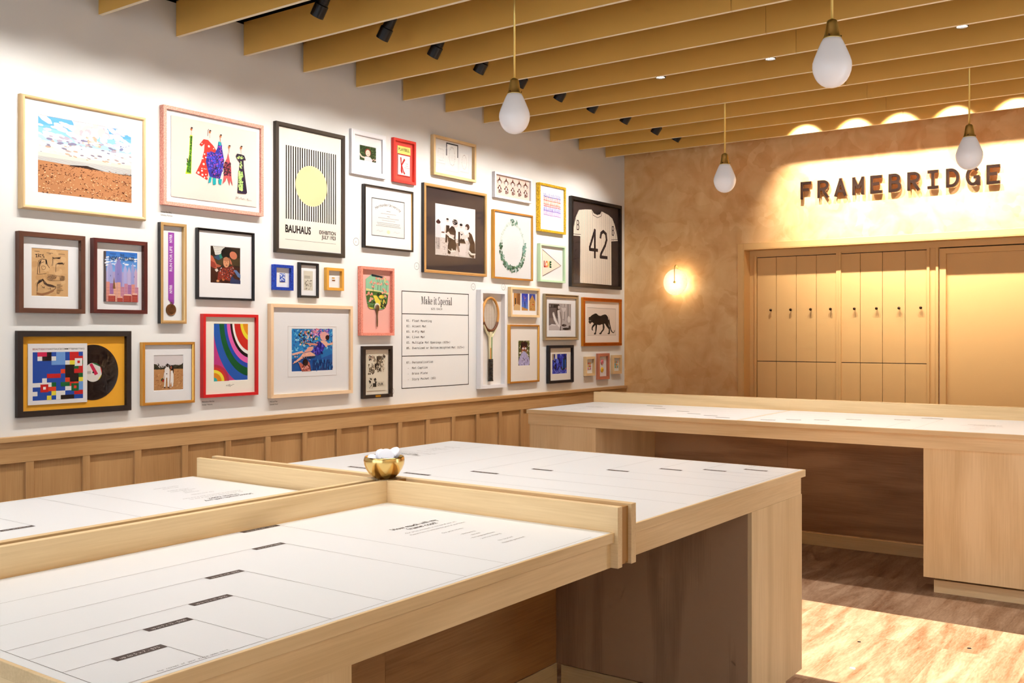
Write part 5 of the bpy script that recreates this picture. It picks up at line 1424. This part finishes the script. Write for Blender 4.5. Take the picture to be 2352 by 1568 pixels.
frame('wreath', 'gold frame with a print of a green leaf wreath', F_GOLDM, 'thin', side=F_AMB, art=leafw, rec=0.014, opening=False)

def scribb(a):
    rows = [(.94, .82, (60, 80, 190)), (.80, .66, (220, 80, 80)), (.66, .50, (250, 180, 120)), (.54, .42, (226, 90, 110)), (.38, .24, (70, 110, 220)), (.28, .06, (196, 150, 214))]
    for v1_, v0_, c in rows:
        n = 22
        for q in range(n):
            u = q / n + a.rnd.uniform(-.01, .01); a.line([(u, v1_ + a.rnd.uniform(-.03, .03)), (u + .01, v0_ + a.rnd.uniform(-.03, .03))], .0048, c, hold=True)
        a.line([(0, v0_ + .02), (.25, v0_), (.5, v0_ - .01), (.75, v0_), (1, v0_ - .02)], .005, c)
frame('lines', 'yellow gold textured frame with a print of blue, red and orange comb lines', F_YEL, 'flat', matc=(250, 249, 250), art=scribb, rec=0.014, opening=False)

# pennant
frame('penn', 'mint green frame holding a cream triangular pennant', F_MINT, 'flat', rec=0.022, opening=False)
yc, zc, w, h, t_, fw, u0, u1, v0, v1 = FR['penn']
pn = thing('felt_pennant', 'cream triangular pennant with the word LOVE in rainbow letters', 'pennant', (t_ - 0.022 + 0.0018, yc, zc))
bm = bmesh.new()
T3_ = [(u0, v1), (u0 + .004, v0 + .004), (u1, (v0 + v1) / 2 - .01)]
fr_ = [bm.verts.new((.003, *p)) for p in T3_]; bk = [bm.verts.new((0, *p)) for p in T3_]
bm.faces.new(fr_); bm.faces.new(bk)
for i in range(3): bm.faces.new((fr_[i], fr_[(i + 1) % 3], bk[(i + 1) % 3], bk[i]))
obj('felt', bm, plain('cream_felt', (246, 218, 196), 0.9), pn)
bm = bmesh.new(); tube(bm, [(.004, *T3_[0]), (.004, *T3_[2]), (.004, *T3_[1])], .0018, 6); obj('piping', bm, plain('brown_cord', (90, 60, 50), 0.7), pn)
a = Art(.12, .08)
for q, (c, cc) in enumerate(zip('LOVE', ((186, 40, 40), (246, 150, 110), (250, 220, 130), (20, 110, 70)))): a.text(c, .12 + q * .25, .15, .072, cc, 'C', bold=.06, sx=.8)
a.emit('letters', pn, (.0034, u0 + .022, (v0 + v1) / 2 - .045), (0, 1, 0), (0, 0, 1))

# jersey
frame('jersey', 'large black frame at the wall corner holding a striped baseball jersey', F_SATB, 'flat', matc=(58, 46, 44), rec=0.026, opening=False)
yc, zc, w, h, t_, fw, u0, u1, v0, v1 = FR['jersey']
js = thing('baseball_jersey', 'cream pinstriped baseball jersey with number 42 in the large black frame', 'jersey', (t_ - 0.026 + 0.0016, yc, zc))
JW, JH = u1 - u0, v1 - v0
out = [(.16, .0), (.16, .62), (.0, .63), (.02, .72), (.07, .84), (.13, .97), (.25, .985), (.40, 1.0), (.44, .962), (.50, .945), (.57, .955), (.625, .985), (.80, .945), (.87, .90), (.95, .70), (1.0, .545), (.78, .54), (.90, .0)]
out = [(.16, .0), (.165, .62), (.0, .615), (.03, .74), (.07, .86), (.14, .965), (.25, .985), (.40, 1.0), (.45, .955), (.53, .94), (.60, .96), (.63, 1.0), (.78, .97), (.87, .93), (.93, .84), (.97, .74), (1.0, .63), (.845, .61), (.85, .0)]
bm = bmesh.new()
f1 = [bm.verts.new((.007, u0 + p[0] * JW, v0 + p[1] * JH)) for p in out]; b1 = [bm.verts.new((0, u0 + p[0] * JW, v0 + p[1] * JH)) for p in out]
bm.faces.new(f1); bm.faces.new(b1)
for i in range(len(out)): bm.faces.new((f1[i], f1[(i + 1) % len(out)], b1[(i + 1) % len(out)], b1[i]))
obj('cloth', bm, plain('jersey_cloth', (238, 226, 208), 0.9), js)
def inside(px, py):
    r = False
    for i in range(len(out)):
        (x1_, y1_), (x2_, y2_) = out[i], out[i - 1]
        if (y1_ > py) != (y2_ > py) and px < (x2_ - x1_) * (py - y1_) / (y2_ - y1_) + x1_: r = not r
    return r
a = Art(JW, JH)
for i in range(44):
    u = .02 + i * .0225; run = None
    for q in range(81):
        v = q / 80 * .99
        ok = inside(u, v)
        if ok and run is None: run = v
        if (not ok or q == 80) and run is not None:
            a.rect(u - .0022, run + .004, u + .0022, v - .006, (150, 132, 122), hold=True); run = None
NV = (60, 46, 52)
def blk(pts, wd, c=NV): a.line(pts, wd, c)
a.line([(.40, .99), (.43, .93), (.53, .905), (.61, .935), (.635, .985)], .005, NV); a.line([(.005, .635), (.165, .64)], .005, NV); a.line([(.845, .63), (.995, .65)], .005, NV)
blk([(.47, .36), (.47, .73), (.36, .49), (.36, .46), (.53, .46)], .030)
blk([(.595, .64), (.61, .70), (.66, .73), (.72, .70), (.735, .62), (.70, .54), (.61, .42), (.595, .375), (.745, .375)], .030)
for u in (.105, .885):
    blk([(u - .02, .70), (u - .02, .82), (u + .01, .82), (u + .018, .79), (u + .008, .765), (u - .018, .765)], .010); blk([(u - .018, .765), (u + .012, .765), (u + .022, .735), (u + .012, .70), (u - .02, .70)], .010)
a.emit('lettering', js, (.0074, u0, v0), (0, 1, 0), (0, 0, 1))

# small frames
def stamp(a):
    a.bg((70, 110, 200)); a.blobs(60, .05, .1, .95, .95, [(220, 230, 248), (110, 146, 220), (50, 84, 180), (240, 244, 250)], .05, .14, .8); a.rect(0, 0, 1, .1, (40, 70, 170))
frame('blue', 'small metallic blue frame with a tiny blue stamp', F_BLUE, 'flat', art=stamp, rec=0.022, opening=False, floating=0.003)
def ticket(a):
    a.bg((226, 220, 204)); K = (60, 50, 40)
    for i in range(9): a.rect(.08, .60 + i * .018, .70, .606 + i * .018, (120, 108, 92))
    a.blobs(60, .1, .04, .9, .56, [K, (226, 220, 204), (120, 108, 92)], .02, .08, .5, (-1.5, 1.5)); a.rect(.1, .54, .7, .58, (238, 234, 222))
frame('bamb', 'small black bamboo style frame with a cream ink sketch', F_SATB, 'round', art=ticket, rec=0.018, opening=False, floating=0.001)
def bars(a):
    a.rect(.1, .62, .9, .95, (206, 150, 60)); a.rect(.1, .05, 1, .38, (150, 96, 34)); a.rect(.5, .62, .9, .95, (230, 190, 110))
frame('gold', 'small gold frame with two tiny gold plates on white', F_AMB, 'flat', art=bars, rec=0.022, opening=False, floating=0.002)

# hand fan
frame('fan', 'coral pink textured frame with a pink backing around a painted hand fan', F_COR, 'flat', matc=(240, 178, 166), rec=0.026, opening=False)
yc, zc, w, h, t_, fw, u0, u1, v0, v1 = FR['fan']
fn_ = thing('hand_fan', 'octagonal paper hand fan painted with pink blossom, dark wooden handle', 'hand fan', (t_ - 0.026 + 0.0016, yc, zc))
FW_, FH_ = u1 - u0, v1 - v0
po = [(.27, 1.0), (.80, .965), (1.0, .87), (1.0, .70), (.93, .46), (.80, .35), (.62, .33), (.20, .345), (.06, .44), (.0, .60), (.0, .90)]
bm = bmesh.new()
f1 = [bm.verts.new((.004, u0 + p[0] * FW_, v0 + p[1] * FH_)) for p in po]; b1 = [bm.verts.new((0, u0 + p[0] * FW_, v0 + p[1] * FH_)) for p in po]
bm.faces.new(f1); bm.faces.new(b1)
for i in range(len(po)): bm.faces.new((f1[i], f1[(i + 1) % len(po)], b1[(i + 1) % len(po)], b1[i]))
obj('leaf', bm, plain('fan_green', (144, 196, 158), 0.7), fn_)
a = Art(FW_, FH_, seed=8)
a.poly([(.27, 1.0), (.80, .965), (.88, .925), (.25, .96), (.22, .985)], (40, 56, 66)); a.poly([(.0, .73), (.3, .71), (1, .66), (.99, .63), (.5, .67), (.0, .69)], (236, 230, 170))
a.poly([(.0, .62), (.0, .68), (.3, .68), (.6, .67), (.97, .62), (.93, .46), (.80, .35), (.20, .345), (.06, .44)], (86, 130, 66))
a.blobs(70, .08, .40, .9, .64, [(60, 100, 50), (110, 150, 80), (40, 60, 34), (120, 180, 140)], .02, .06, .8); a.poly([(.30, .60), (.45, .60), (.62, .50), (.66, .36), (.40, .35), (.42, .46)], (240, 222, 90)); a.ell(.68, .58, .12, .035, (240, 222, 90), 14); a.poly([(.1, .38), (.35, .36), (.3, .35), (.2, .345)], (240, 222, 90))
a.blobs(30, .6, .37, .86, .52, [(40, 34, 28), (236, 216, 110), (30, 26, 24)], .012, .03, 1.4)
Bl = [(244, 180, 160), (236, 160, 140), (248, 196, 176)]
for u, v, ex in ((.20, .85, .30), (.35, .83, .30), (.30, .77, .32), (.46, .93, .52), (.58, .92, .52), (.52, .83, .50), (.64, .82, .62), (.74, .93, .70), (.84, .90, .72), (.76, .72, .8), (.84, .68, .86), (.72, .66, .74), (.84, .60, .84), (.12, .64, .18), (.06, .62, .1), (.22, .62, .16), (.24, .54, .22), (.16, .50, .2), (.90, .83, .88)):
    a.line([(u, v), (ex, v - .12)], .0022, (70, 70, 40)); a.blobs(7, u - .045, v - .018, u + .045, v + .018, Bl, .022, .036, .8)
a.rect(.79, .84, .84, .95, (240, 232, 170)); a.ell(.47, .385, .12, .075, (240, 236, 220), 20)
a.emit('painting', fn_, (.0043, u0, v0), (0, 1, 0), (0, 0, 1))
bm = bmesh.new()
hp = [(.385, .355, .030), (.0, .33, 0)]
cxh = u0 + .47 * FW_
pts = [(.003, cxh, v0 + q * FH_) for q in (.005, .02, .10, .20, .26, .30, .33, .37, .41, .425)]
tube(bm, pts, [.003, .005, .007, .0055, .006, .010, .018, .021, .017, .006], 12)
for v in bm.verts: v.co.x = .0082 + (v.co.x - .003) * .35
obj('handle', bm, plain('dark_handle', (96, 64, 34), 0.4), fn_, smooth=True)

def comic(a):
    a.bg((238, 230, 212)); K = (48, 40, 34); G = (140, 126, 106)
    a.blobs(70, .08, .45, .45, .72, [K, G, (238, 230, 212)], .02, .06, .8); a.blobs(60, .35, .55, .7, .9, [K, G, (220, 206, 180), (90, 78, 64)], .02, .05, 1.4); a.rect(.5, .76, .78, .92, (96, 82, 66)); a.blobs(50, .55, .5, .9, .85, [(222, 208, 186), G, K], .015, .04, 1.2); a.blobs(60, .1, .2, .5, .34, [K, (238, 230, 212)], .015, .05, .8)
    a.rect(.5, .12, .9, .24, (226, 216, 196)); a.text('OUR', .7, .135, .025, K, 'C', bold=.03); a.rect(.3, .1, .48, .2, K); a.blobs(20, .05, .05, .3, .2, [K, (238, 230, 212)], .01, .03, .6); a.blobs(16, .06, .82, .3, .94, [(206, 180, 160), K], .02, .04, 1); a.blobs(14, .8, .86, .95, .95, [K], .008, .02, 2)
o, xm = frame('comic', 'dark brown frame with a black and cream comic page and a brass plate', F_BLK, 'flat', matc=(236, 224, 204), art=comic, rec=0.021, opening=False, floating=0.004)
yc, zc, w, h, t_, fw, u0, u1, v0, v1 = FR['comic']
bxo('name_plate', (t_, -.028, -h / 2 + fw * .25, t_ + .0015, .024, -h / 2 + fw * .8), plain('plate_brass', (214, 160, 50), 0.3, metal=0.8), o, label='small brass name plate')

# racquet
frame('racq', 'tall deep white shadow box frame holding a wooden tennis racquet', F_WHT, 'flat', matc=(240, 232, 224), rec=0.041, opening=False)
yc, zc, w, h, t_, fw, u0, u1, v0, v1 = FR['racq']
rq = thing('tennis_racquet', 'vintage wooden tennis racquet with a black grip in the tall white frame', 'tennis racquet', (0.017, yc - 0.020, zc))
M_RW = plain('racquet_wood', (214, 150, 72), 0.35); M_RD = plain('racquet_dark_wood', (110, 58, 30), 0.35); M_RC = plain('racquet_cream', (236, 226, 186), 0.4); M_GR = plain('racquet_green', (40, 130, 80), 0.4); M_GRIP = plain('black_grip', (24, 20, 20), 0.6)
cz = .335 - .135; rx_, rz_ = .103, .132
def hoop(a0, a1, n=40): return [(.008, rx_ * math.sin(math.radians(a0 + (a1 - a0) * q / n)), cz + rz_ * math.cos(math.radians(a0 + (a1 - a0) * q / n))) for q in range(n + 1)]
bm = bmesh.new(); tube(bm, hoop(-118, 118), .0105, 10); obj('hoop', bm, M_RW, rq, smooth=True)
bm = bmesh.new(); tube(bm, hoop(118, 242, 24), .0112, 10); obj('throat', bm, M_RD, rq, smooth=True)
bm = bmesh.new()
for i in range(-8, 9):
    y_ = i * .0115; hz = rz_ * math.sqrt(max(0, 1 - (y_ / rx_) ** 2)); tube(bm, [(.008, y_, cz - hz), (.008, y_, cz + hz)], .0009, 5)
for i in range(-10, 11):
    z_ = i * .0118; hy_ = rx_ * math.sqrt(max(0, 1 - (z_ / rz_) ** 2)); tube(bm, [(.0095, -hy_, cz + z_), (.0095, hy_, cz + z_)], .0009, 5)
obj('strings', bm, plain('gut_string', (190, 170, 140), 0.5), rq)
bm = bmesh.new()
for sg in (-1, 1): tube(bm, [(.008, sg * .088, cz - rz_ * .62), (.008, sg * .05, cz - rz_ - .012), (.008, sg * .018, cz - rz_ - .05), (.008, sg * .008, -.16)], .008, 8)
box(bm, .001, -.015, -.15, .016, .015, cz - rz_ - .035); lathe(bm, [(0.001, .001), (.02, .001), (.02, .015), (0.001, .015)], 12, (0, 0, cz - rz_ - .022), 'X')
obj('shaft', bm, M_RC, rq, label='cream shaft')
bxo('stripe', (.0162, .002, -.16, .0172, .011, cz - rz_ - .05), M_GR, rq, label='green stripe')
bxo('inlay', (.0162, -.015, -.16, .0170, -.001, -.07), M_RW, rq, label='honey wood inlay')
bm = bmesh.new()
n_ = 14
for q in range(n_):
    z_ = -.16 - q * (.172 / n_); box(bm, -.001 , -.0185 - .0008 * (q % 2), z_ - .172 / n_ + .001, .0215, .0185 + .0008 * (q % 2), z_)
box(bm, -.002, -.0215, -.338, .0225, .0215, -.330)
obj('grip', bm, M_GRIP, rq, bevel=.003, label='black wrapped grip')

# three small photos
def trip(a):
    for i, (x0, x1) in enumerate(((0, .305), (.365, .655), (.715, 1.0))):
        W_ = x1 - x0
        if i == 0:
            a.rect(x0, 0, x1, 1, (170, 120, 70)); a.rect(x0, .3, x0 + W_ * .45, 1, (206, 156, 92)); a.rect(x0 + W_ * .6, .4, x1, 1, (150, 104, 64)); a.poly([(x0, 0), (x1, 0), (x1, .3), (x0 + .1, .4), (x0, .2)], (222, 188, 140)); a.rect(x0 + W_ * .2, .35, x0 + W_ * .36, .72, (40, 30, 30))
            a.blobs(20, x0 + .18, .45, x1 - .01, .95, [(120, 84, 50), (176, 132, 84)], .008, .014, .4)
        if i == 1:
            for q in range(8): a.rect(x0, q / 8, x1, (q + 1) / 8, (120 - q * 9, 160 - q * 12, 220 - q * 4), hold=True)
            a.poly([(x0, 0), (x1, 0), (x1, .08), (x0, .22)], (206, 156, 92)); c = x0 + W_ / 2; a.line([(c - .02, .14), (c, .5)], .005, (40, 50, 90)); a.line([(c + .03, .14), (c + .005, .5)], .005, (40, 50, 90)); a.ell(c, .60, .018, .028, (206, 90, 60)); a.ell(c, .76, .014, .014, (160, 100, 70)); a.line([(c, .68), (c - .05, .88)], .004, (220, 150, 110)); a.line([(c, .68), (c + .06, .78)], .004, (220, 150, 110))
        if i == 2:
            a.rect(x0, 0, x1, 1, (60, 84, 170)); a.poly([(x0, 0), (x1, 0), (x1, .55), (x0 + W_ / 2, .95), (x0, .55)], (206, 160, 96)); a.blobs(50, x0 + .02, .05, x1 - .02, .6, [(150, 104, 60), (236, 200, 140), (60, 44, 36)], .006, .014, .6); a.ell(x0 + W_ * .6, .38, .035, .04, (206, 70, 40)); a.ell(x0 + W_ * .62, .52, .02, .02, (70, 40, 30))
frame('trip', 'small pale wood frame with three narrow travel photos side by side', F_OAK, 'flat', art=trip, rec=0.020, opening=False)

def daisy(a):
    a.bg((110, 112, 62)); a.blobs(110, 0, 0, 1, 1, [(80, 84, 44), (206, 200, 150), (240, 236, 220), (140, 130, 80)], .02, .05, 1); a.poly([(.0, .12), (.1, .3), (.3, .5), (.5, .58), (.72, .5), (.92, .3), (1, .1), (.9, 0), (.1, 0)], (196, 190, 226)); a.blobs(30, .1, .02, .9, .4, [(224, 220, 240), (120, 110, 140), (160, 152, 190)], .02, .04, 1.6)
    a.ell(.5, .78, .28, .17, (60, 24, 22)); a.blobs(30, .24, .66, .76, .94, [(60, 24, 22), (90, 40, 34)], .04, .07, .9); a.ell(.5, .67, .17, .10, (150, 84, 60)); a.poly([(.26, .5), (.3, .7), (.42, .74), (.4, .6)], (170, 100, 74)); a.poly([(.74, .5), (.7, .7), (.58, .74), (.6, .6)], (170, 100, 74))
    for u in (.42, .63):
        for k in range(8): a.ell(u + .05 * math.cos(k * PI / 4), .685 + .022 * math.sin(k * PI / 4), .03, .02, (250, 248, 250), 7, hold=True)
        a.ell(u, .685, .025, .02, (150, 120, 90), 8)
frame('goldph', 'tall thin gold frame with a photo of a person holding daisies over the eyes', F_GOLDM, 'thin', side=F_AMB, matc=(240, 232, 222), art=daisy, rec=0.014)

def bride(a):
    a.bg((186, 178, 176)); a.rect(0, .45, .42, .84, (120, 108, 106)); a.rect(0, .2, .4, .46, (140, 128, 126)); a.rect(0, .84, .40, .97, (52, 42, 40)); a.rect(.03, .86, .10, .95, (150, 140, 138)); a.rect(.14, .86, .22, .95, (110, 100, 98))
    for q in range(6): a.rect(.62 + q * .065, .35, .65 + q * .065, 1, ((214, 208, 206), (168, 160, 158))[q % 2])
    a.rect(.86, .55, .885, 1, (96, 88, 88)); a.poly([(.0, .0), (.0, .16), (.14, .24), (.34, .22), (.48, .14), (.5, 0)], (206, 198, 196)); a.poly([(.0, .16), (.14, .24), (.34, .22), (.30, .19), (.12, .20)], (232, 228, 226))
    a.poly([(.36, .95), (.44, .98), (.49, .93), (.50, .72), (.44, .56), (.36, .55), (.34, .72)], (66, 52, 50)); a.ell(.45, .86, .045, .065, (206, 196, 192)); a.poly([(.38, .74), (.48, .78), (.52, .64), (.54, .40), (.52, .08), (.46, .08), (.44, .34), (.40, .52)], (222, 216, 214)); a.poly([(.48, .72), (.54, .68), (.58, .40), (.56, .06), (.52, .06), (.53, .4)], (150, 138, 134))
    a.poly([(.17, .62), (.24, .64), (.30, .50), (.40, .30), (.50, .16), (.47, .12), (.34, .22), (.22, .40)], (238, 234, 232)); a.ell(.21, .64, .04, .035, (214, 206, 202)); a.line([(.24, .60), (.32, .42), (.44, .22)], .003, (160, 150, 146)); a.line([(.20, .5), (.28, .34), (.40, .2)], .003, (170, 160, 156))
    a.poly([(.55, .86), (.78, .84), (.70, .70), (.62, .70)], (216, 210, 208)); a.ell(.665, .865, .115, .022, (190, 182, 180)); a.rect(.655, .42, .675, .72, (206, 200, 198)); a.ell(.665, .41, .06, .025, (176, 168, 166))
    a.poly([(.50, .04), (.60, .32), (.74, .40), (.84, .26), (.96, .20), (.98, .02)], (196, 188, 186)); a.ell(.68, .20, .11, .045, (62, 46, 44)); a.ell(.78, .07, .17, .045, (54, 40, 38)); a.ell(.90, .42, .07, .12, (226, 222, 220)); a.ell(.93, .12, .05, .08, (84, 74, 72)); a.ell(.72, .21, .06, .02, (120, 104, 100))
    a.rect(.50, 0, .53, .16, (60, 46, 44))
frame('silver', 'champagne silver frame with a black and white photo of a seated person', F_SIL, 'scoop', art=bride, rec=0.018)

def street(a):
    a.bg((38, 54, 170)); a.blobs(110, 0, .1, 1, 1, [(30, 40, 140), (70, 90, 210), (110, 130, 230), (24, 26, 90), (50, 60, 190)], .02, .08, 1.6, (-.4, .4)); a.rect(0, .7, .12, 1, (180, 160, 130)); a.rect(.2, .75, .34, 1, (226, 222, 220)); a.rect(.72, .2, .98, .76, (24, 40, 80)); a.rect(.70, .26, .76, .72, (50, 130, 220)); a.rect(.86, .2, .92, .7, (50, 130, 220)); a.poly([(0, 0), (1, 0), (1, .12), (.5, .2), (0, .12)], (90, 100, 210)); a.blobs(30, .1, .02, .95, .2, [(150, 160, 230), (60, 70, 180)], .03, .08, .3)
    for u, v in ((.2, .28), (.46, .36), (.66, .26), (.16, .62)): a.ell(u, v, .035, .05, (16, 14, 34)); a.ell(u, v + .07, .018, .018, (200, 150, 120), 8)
    a.ell(.66, .24, .02, .02, (180, 200, 60)); a.ell(.15, .70, .02, .02, (180, 200, 60)); a.ell(.58, .95, .03, .03, (240, 238, 236)); a.rect(.9, .2, .94, .28, (236, 120, 60))
frame('bluph', 'black frame with a photo of a deep blue painted street', plain('deep_black_lacquer', (20, 20, 30), 0.4), 'flat', matc=(240, 232, 220), art=street, rec=0.020)

def panther(a):
    K = (14, 10, 12)
    a.bg((246, 234, 222)); G = (120, 104, 96)
    a.line([(.0, 1), (1, .985)], .0025, G); a.line([(1, .985), (1, 0)], .0025, G); a.line([(0, 0), (1, .01)], .0018, (180, 164, 150))
    body = [(.04, .62), (.05, .67), (.08, .66), (.16, .74), (.27, .80), (.32, .79), (.38, .73), (.46, .71), (.52, .745), (.60, .775), (.66, .76), (.72, .68), (.735, .56), (.755, .60), (.75, .70), (.715, .77), (.75, .72), (.80, .40), (.84, .22), (.89, .13), (.93, .12), (.965, .22), (.97, .17), (.94, .09), (.89, .09), (.83, .15), (.79, .27), (.745, .46), (.75, .36), (.79, .27), (.79, .07), (.76, .045), (.72, .05), (.70, .08), (.74, .10), (.75, .22), (.66, .34), (.60, .44), (.58, .42), (.60, .30), (.575, .20), (.49, .09), (.49, .055), (.43, .04), (.40, .075), (.45, .11), (.53, .23), (.53, .40), (.50, .41), (.42, .375), (.335, .39), (.32, .22), (.295, .09), (.30, .05), (.25, .03), (.215, .05), (.235, .09), (.265, .12), (.27, .26), (.275, .38), (.22, .32), (.185, .28), (.18, .21), (.205, .19), (.18, .175), (.145, .20), (.14, .28), (.17, .36), (.22, .42), (.18, .47), (.14, .47), (.10, .42), (.08, .41), (.07, .44), (.04, .47), (.04, .55)]
    a.poly(body, K); a.ell(.055, .535, .010, .010, (246, 244, 240), 8); a.ell(.105, .535, .010, .010, (246, 244, 240), 8)
o, xm = frame('pan', 'ornate ridged orange gold frame with a black panther print', F_ORG, 'flat', matc=(244, 232, 220), art=panther, rec=0.016, opening=False, floating=.001)
yc, zc, w, h, t_, fw, u0, u1, v0, v1 = FR['pan']
bm = bmesh.new()
M_BEAD = plain('dark_orange_gilt', (184, 92, 18), 0.35, metal=0.5)
n_ = int(w / .0125)
for q in range(n_):
    y_ = -w / 2 + (q + .5) * w / n_
    for sg in (-1, 1): box(bm, t_ - .001, y_ - .0032, sg * (h / 2 - fw / 2) - fw * .36, t_ + .003, y_ + .0032, sg * (h / 2 - fw / 2) + fw * .36)
n_ = int((h - 2 * fw) / .0125)
for q in range(n_):
    z_ = -h / 2 + fw + (q + .5) * (h - 2 * fw) / n_
    for sg in (-1, 1): box(bm, t_ - .001, sg * (w / 2 - fw / 2) - fw * .36, z_ - .0032, t_ + .003, sg * (w / 2 - fw / 2) + fw * .36, z_ + .0032)
obj('ridges', bm, M_BEAD, o, label='dark orange ridges')

# beads on two frames
for key, nm in (('mom', 'satin_bead'),):
    pass
CA = [(226, 60, 100), (240, 170, 60), (240, 220, 80), (60, 170, 150), (200, 70, 150), (240, 110, 60)]
def gummies(key, where):
    yc, zc, w, h, t_, fw, u0, u1, v0, v1 = FR[key]
    rr = random.Random(len(where))
    x = t_ - 0.021 + 0.0020
    for r in range(3):
        for c in range(3):
            yy = yc + u0 + (u1 - u0) * (c + .5) / 3; zz = zc + v1 - (v1 - v0) * (r + .5) / 3
            col = CA[rr.randrange(6)]
            nm = {CA[0]: 'red', CA[1]: 'orange', CA[2]: 'yellow', CA[3]: 'teal', CA[4]: 'purple', CA[5]: 'coral'}[col]
            g = thing('gummy_candy', 'tiny %s candy, %s of the %s row in the %s' % (nm, ('left', 'middle', 'right')[c], ('top', 'middle', 'bottom')[r], where), 'candy', (x, yy, zz), group='tiny candies in the small wood frames')
            bm = bmesh.new(); lathe(bm, [(.0005, -.009), (.004, -.008), (.0065, -.003), (.005, .002), (.0042, .004), (.0046, .007), (.003, .0095), (.0005, .010)], 10)
            for v in bm.verts: v.co.x = .004 + v.co.x * .6
            obj('body', bm, plain('candy_%s' % nm, col, 0.3), g, smooth=True)
frame('sw1', 'tiny blond wood box frame with nine coloured candies, left of the pink wood frame', F_OAK, 'flat', rec=0.021, opening=False)
gummies('sw1', 'left tiny wood frame')
frame('spk', 'small pinkish wood box frame holding two round badges', F_PINKW, 'flat', rec=0.021, opening=False)
yc, zc, w, h, t_, fw, u0, u1, v0, v1 = FR['spk']
for nm, c, zf, s_ in (('pink', (236, 130, 140), .78, 'SWEET'), ('yellow', (246, 196, 40), .22, 'HONEY')):
    g = thing('pin_badge', '%s round pin badge in the small pinkish wood frame' % nm, 'badge', (t_ - 0.021 + 0.002, yc + (u0 + u1) / 2, zc + v0 + (v1 - v0) * zf), group='round badges in the pinkish wood frame')
    bm = bmesh.new(); lathe(bm, [(.0005, 0), (.024, 0), (.026, .002), (.024, .005), (.015, .0075), (.0005, .0085)], 28, axis='X'); obj('badge_face', bm, plain('badge_' + nm, c, 0.3), g, smooth=True)
    a = Art(.036, .012); a.rect(.1, .6, .9, .72, (150, 60, 50)); a.rect(.15, .3, .85, .42, (150, 60, 50)); a.emit('lettering', g, (.0088, -.018, -.006), (0, 1, 0), (0, 0, 1))
frame('sw2', 'tiny blond wood box frame with nine coloured candies, nearest the wall corner', F_OAK, 'flat', rec=0.021, opening=False)
gummies('sw2', 'right tiny wood frame')

# ------------------------------------------------------------------ specks on the floor
M_SCRAP = plain('scrap_white', (244, 242, 240), 0.7); M_LINT = plain('lint_black', (30, 24, 22), 0.9)
for nm, lb, cat, x, y, m, sz in (('paper_scrap', 'tiny white paper scrap on the sunlit floor beside the island corner', 'scrap', 3.53, 4.36, M_SCRAP, .011),
                                 ('lint_speck', 'tiny dark speck on the sunlit floor, left one nearer the island', 'speck', 3.44, 4.753, M_LINT, .007),
                                 ('lint_speck', 'tiny dark speck on the sunlit floor, right one nearer the frame edge', 'speck', 3.88, 4.953, M_LINT, .008)):
    bm = bmesh.new()
    rr = random.Random(int(x * 100))
    pts = [(sz * rr.uniform(.5, 1) * math.cos(q * PI / 4) * 1.6, sz * rr.uniform(.4, .9) * math.sin(q * PI / 4)) for q in range(8)]
    lo = [bm.verts.new((a_, b_, 0)) for a_, b_ in pts]; hi = [bm.verts.new((a_ * .8, b_ * .8, .0025 + rr.uniform(0, .002))) for a_, b_ in pts]
    bm.faces.new(lo); bm.faces.new(hi)
    for q in range(8): bm.faces.new((lo[q], lo[(q + 1) % 8], hi[(q + 1) % 8], hi[q]))
    o = obj(nm, bm, m); o.location = (x, y, 0); tag(o, lb, cat)
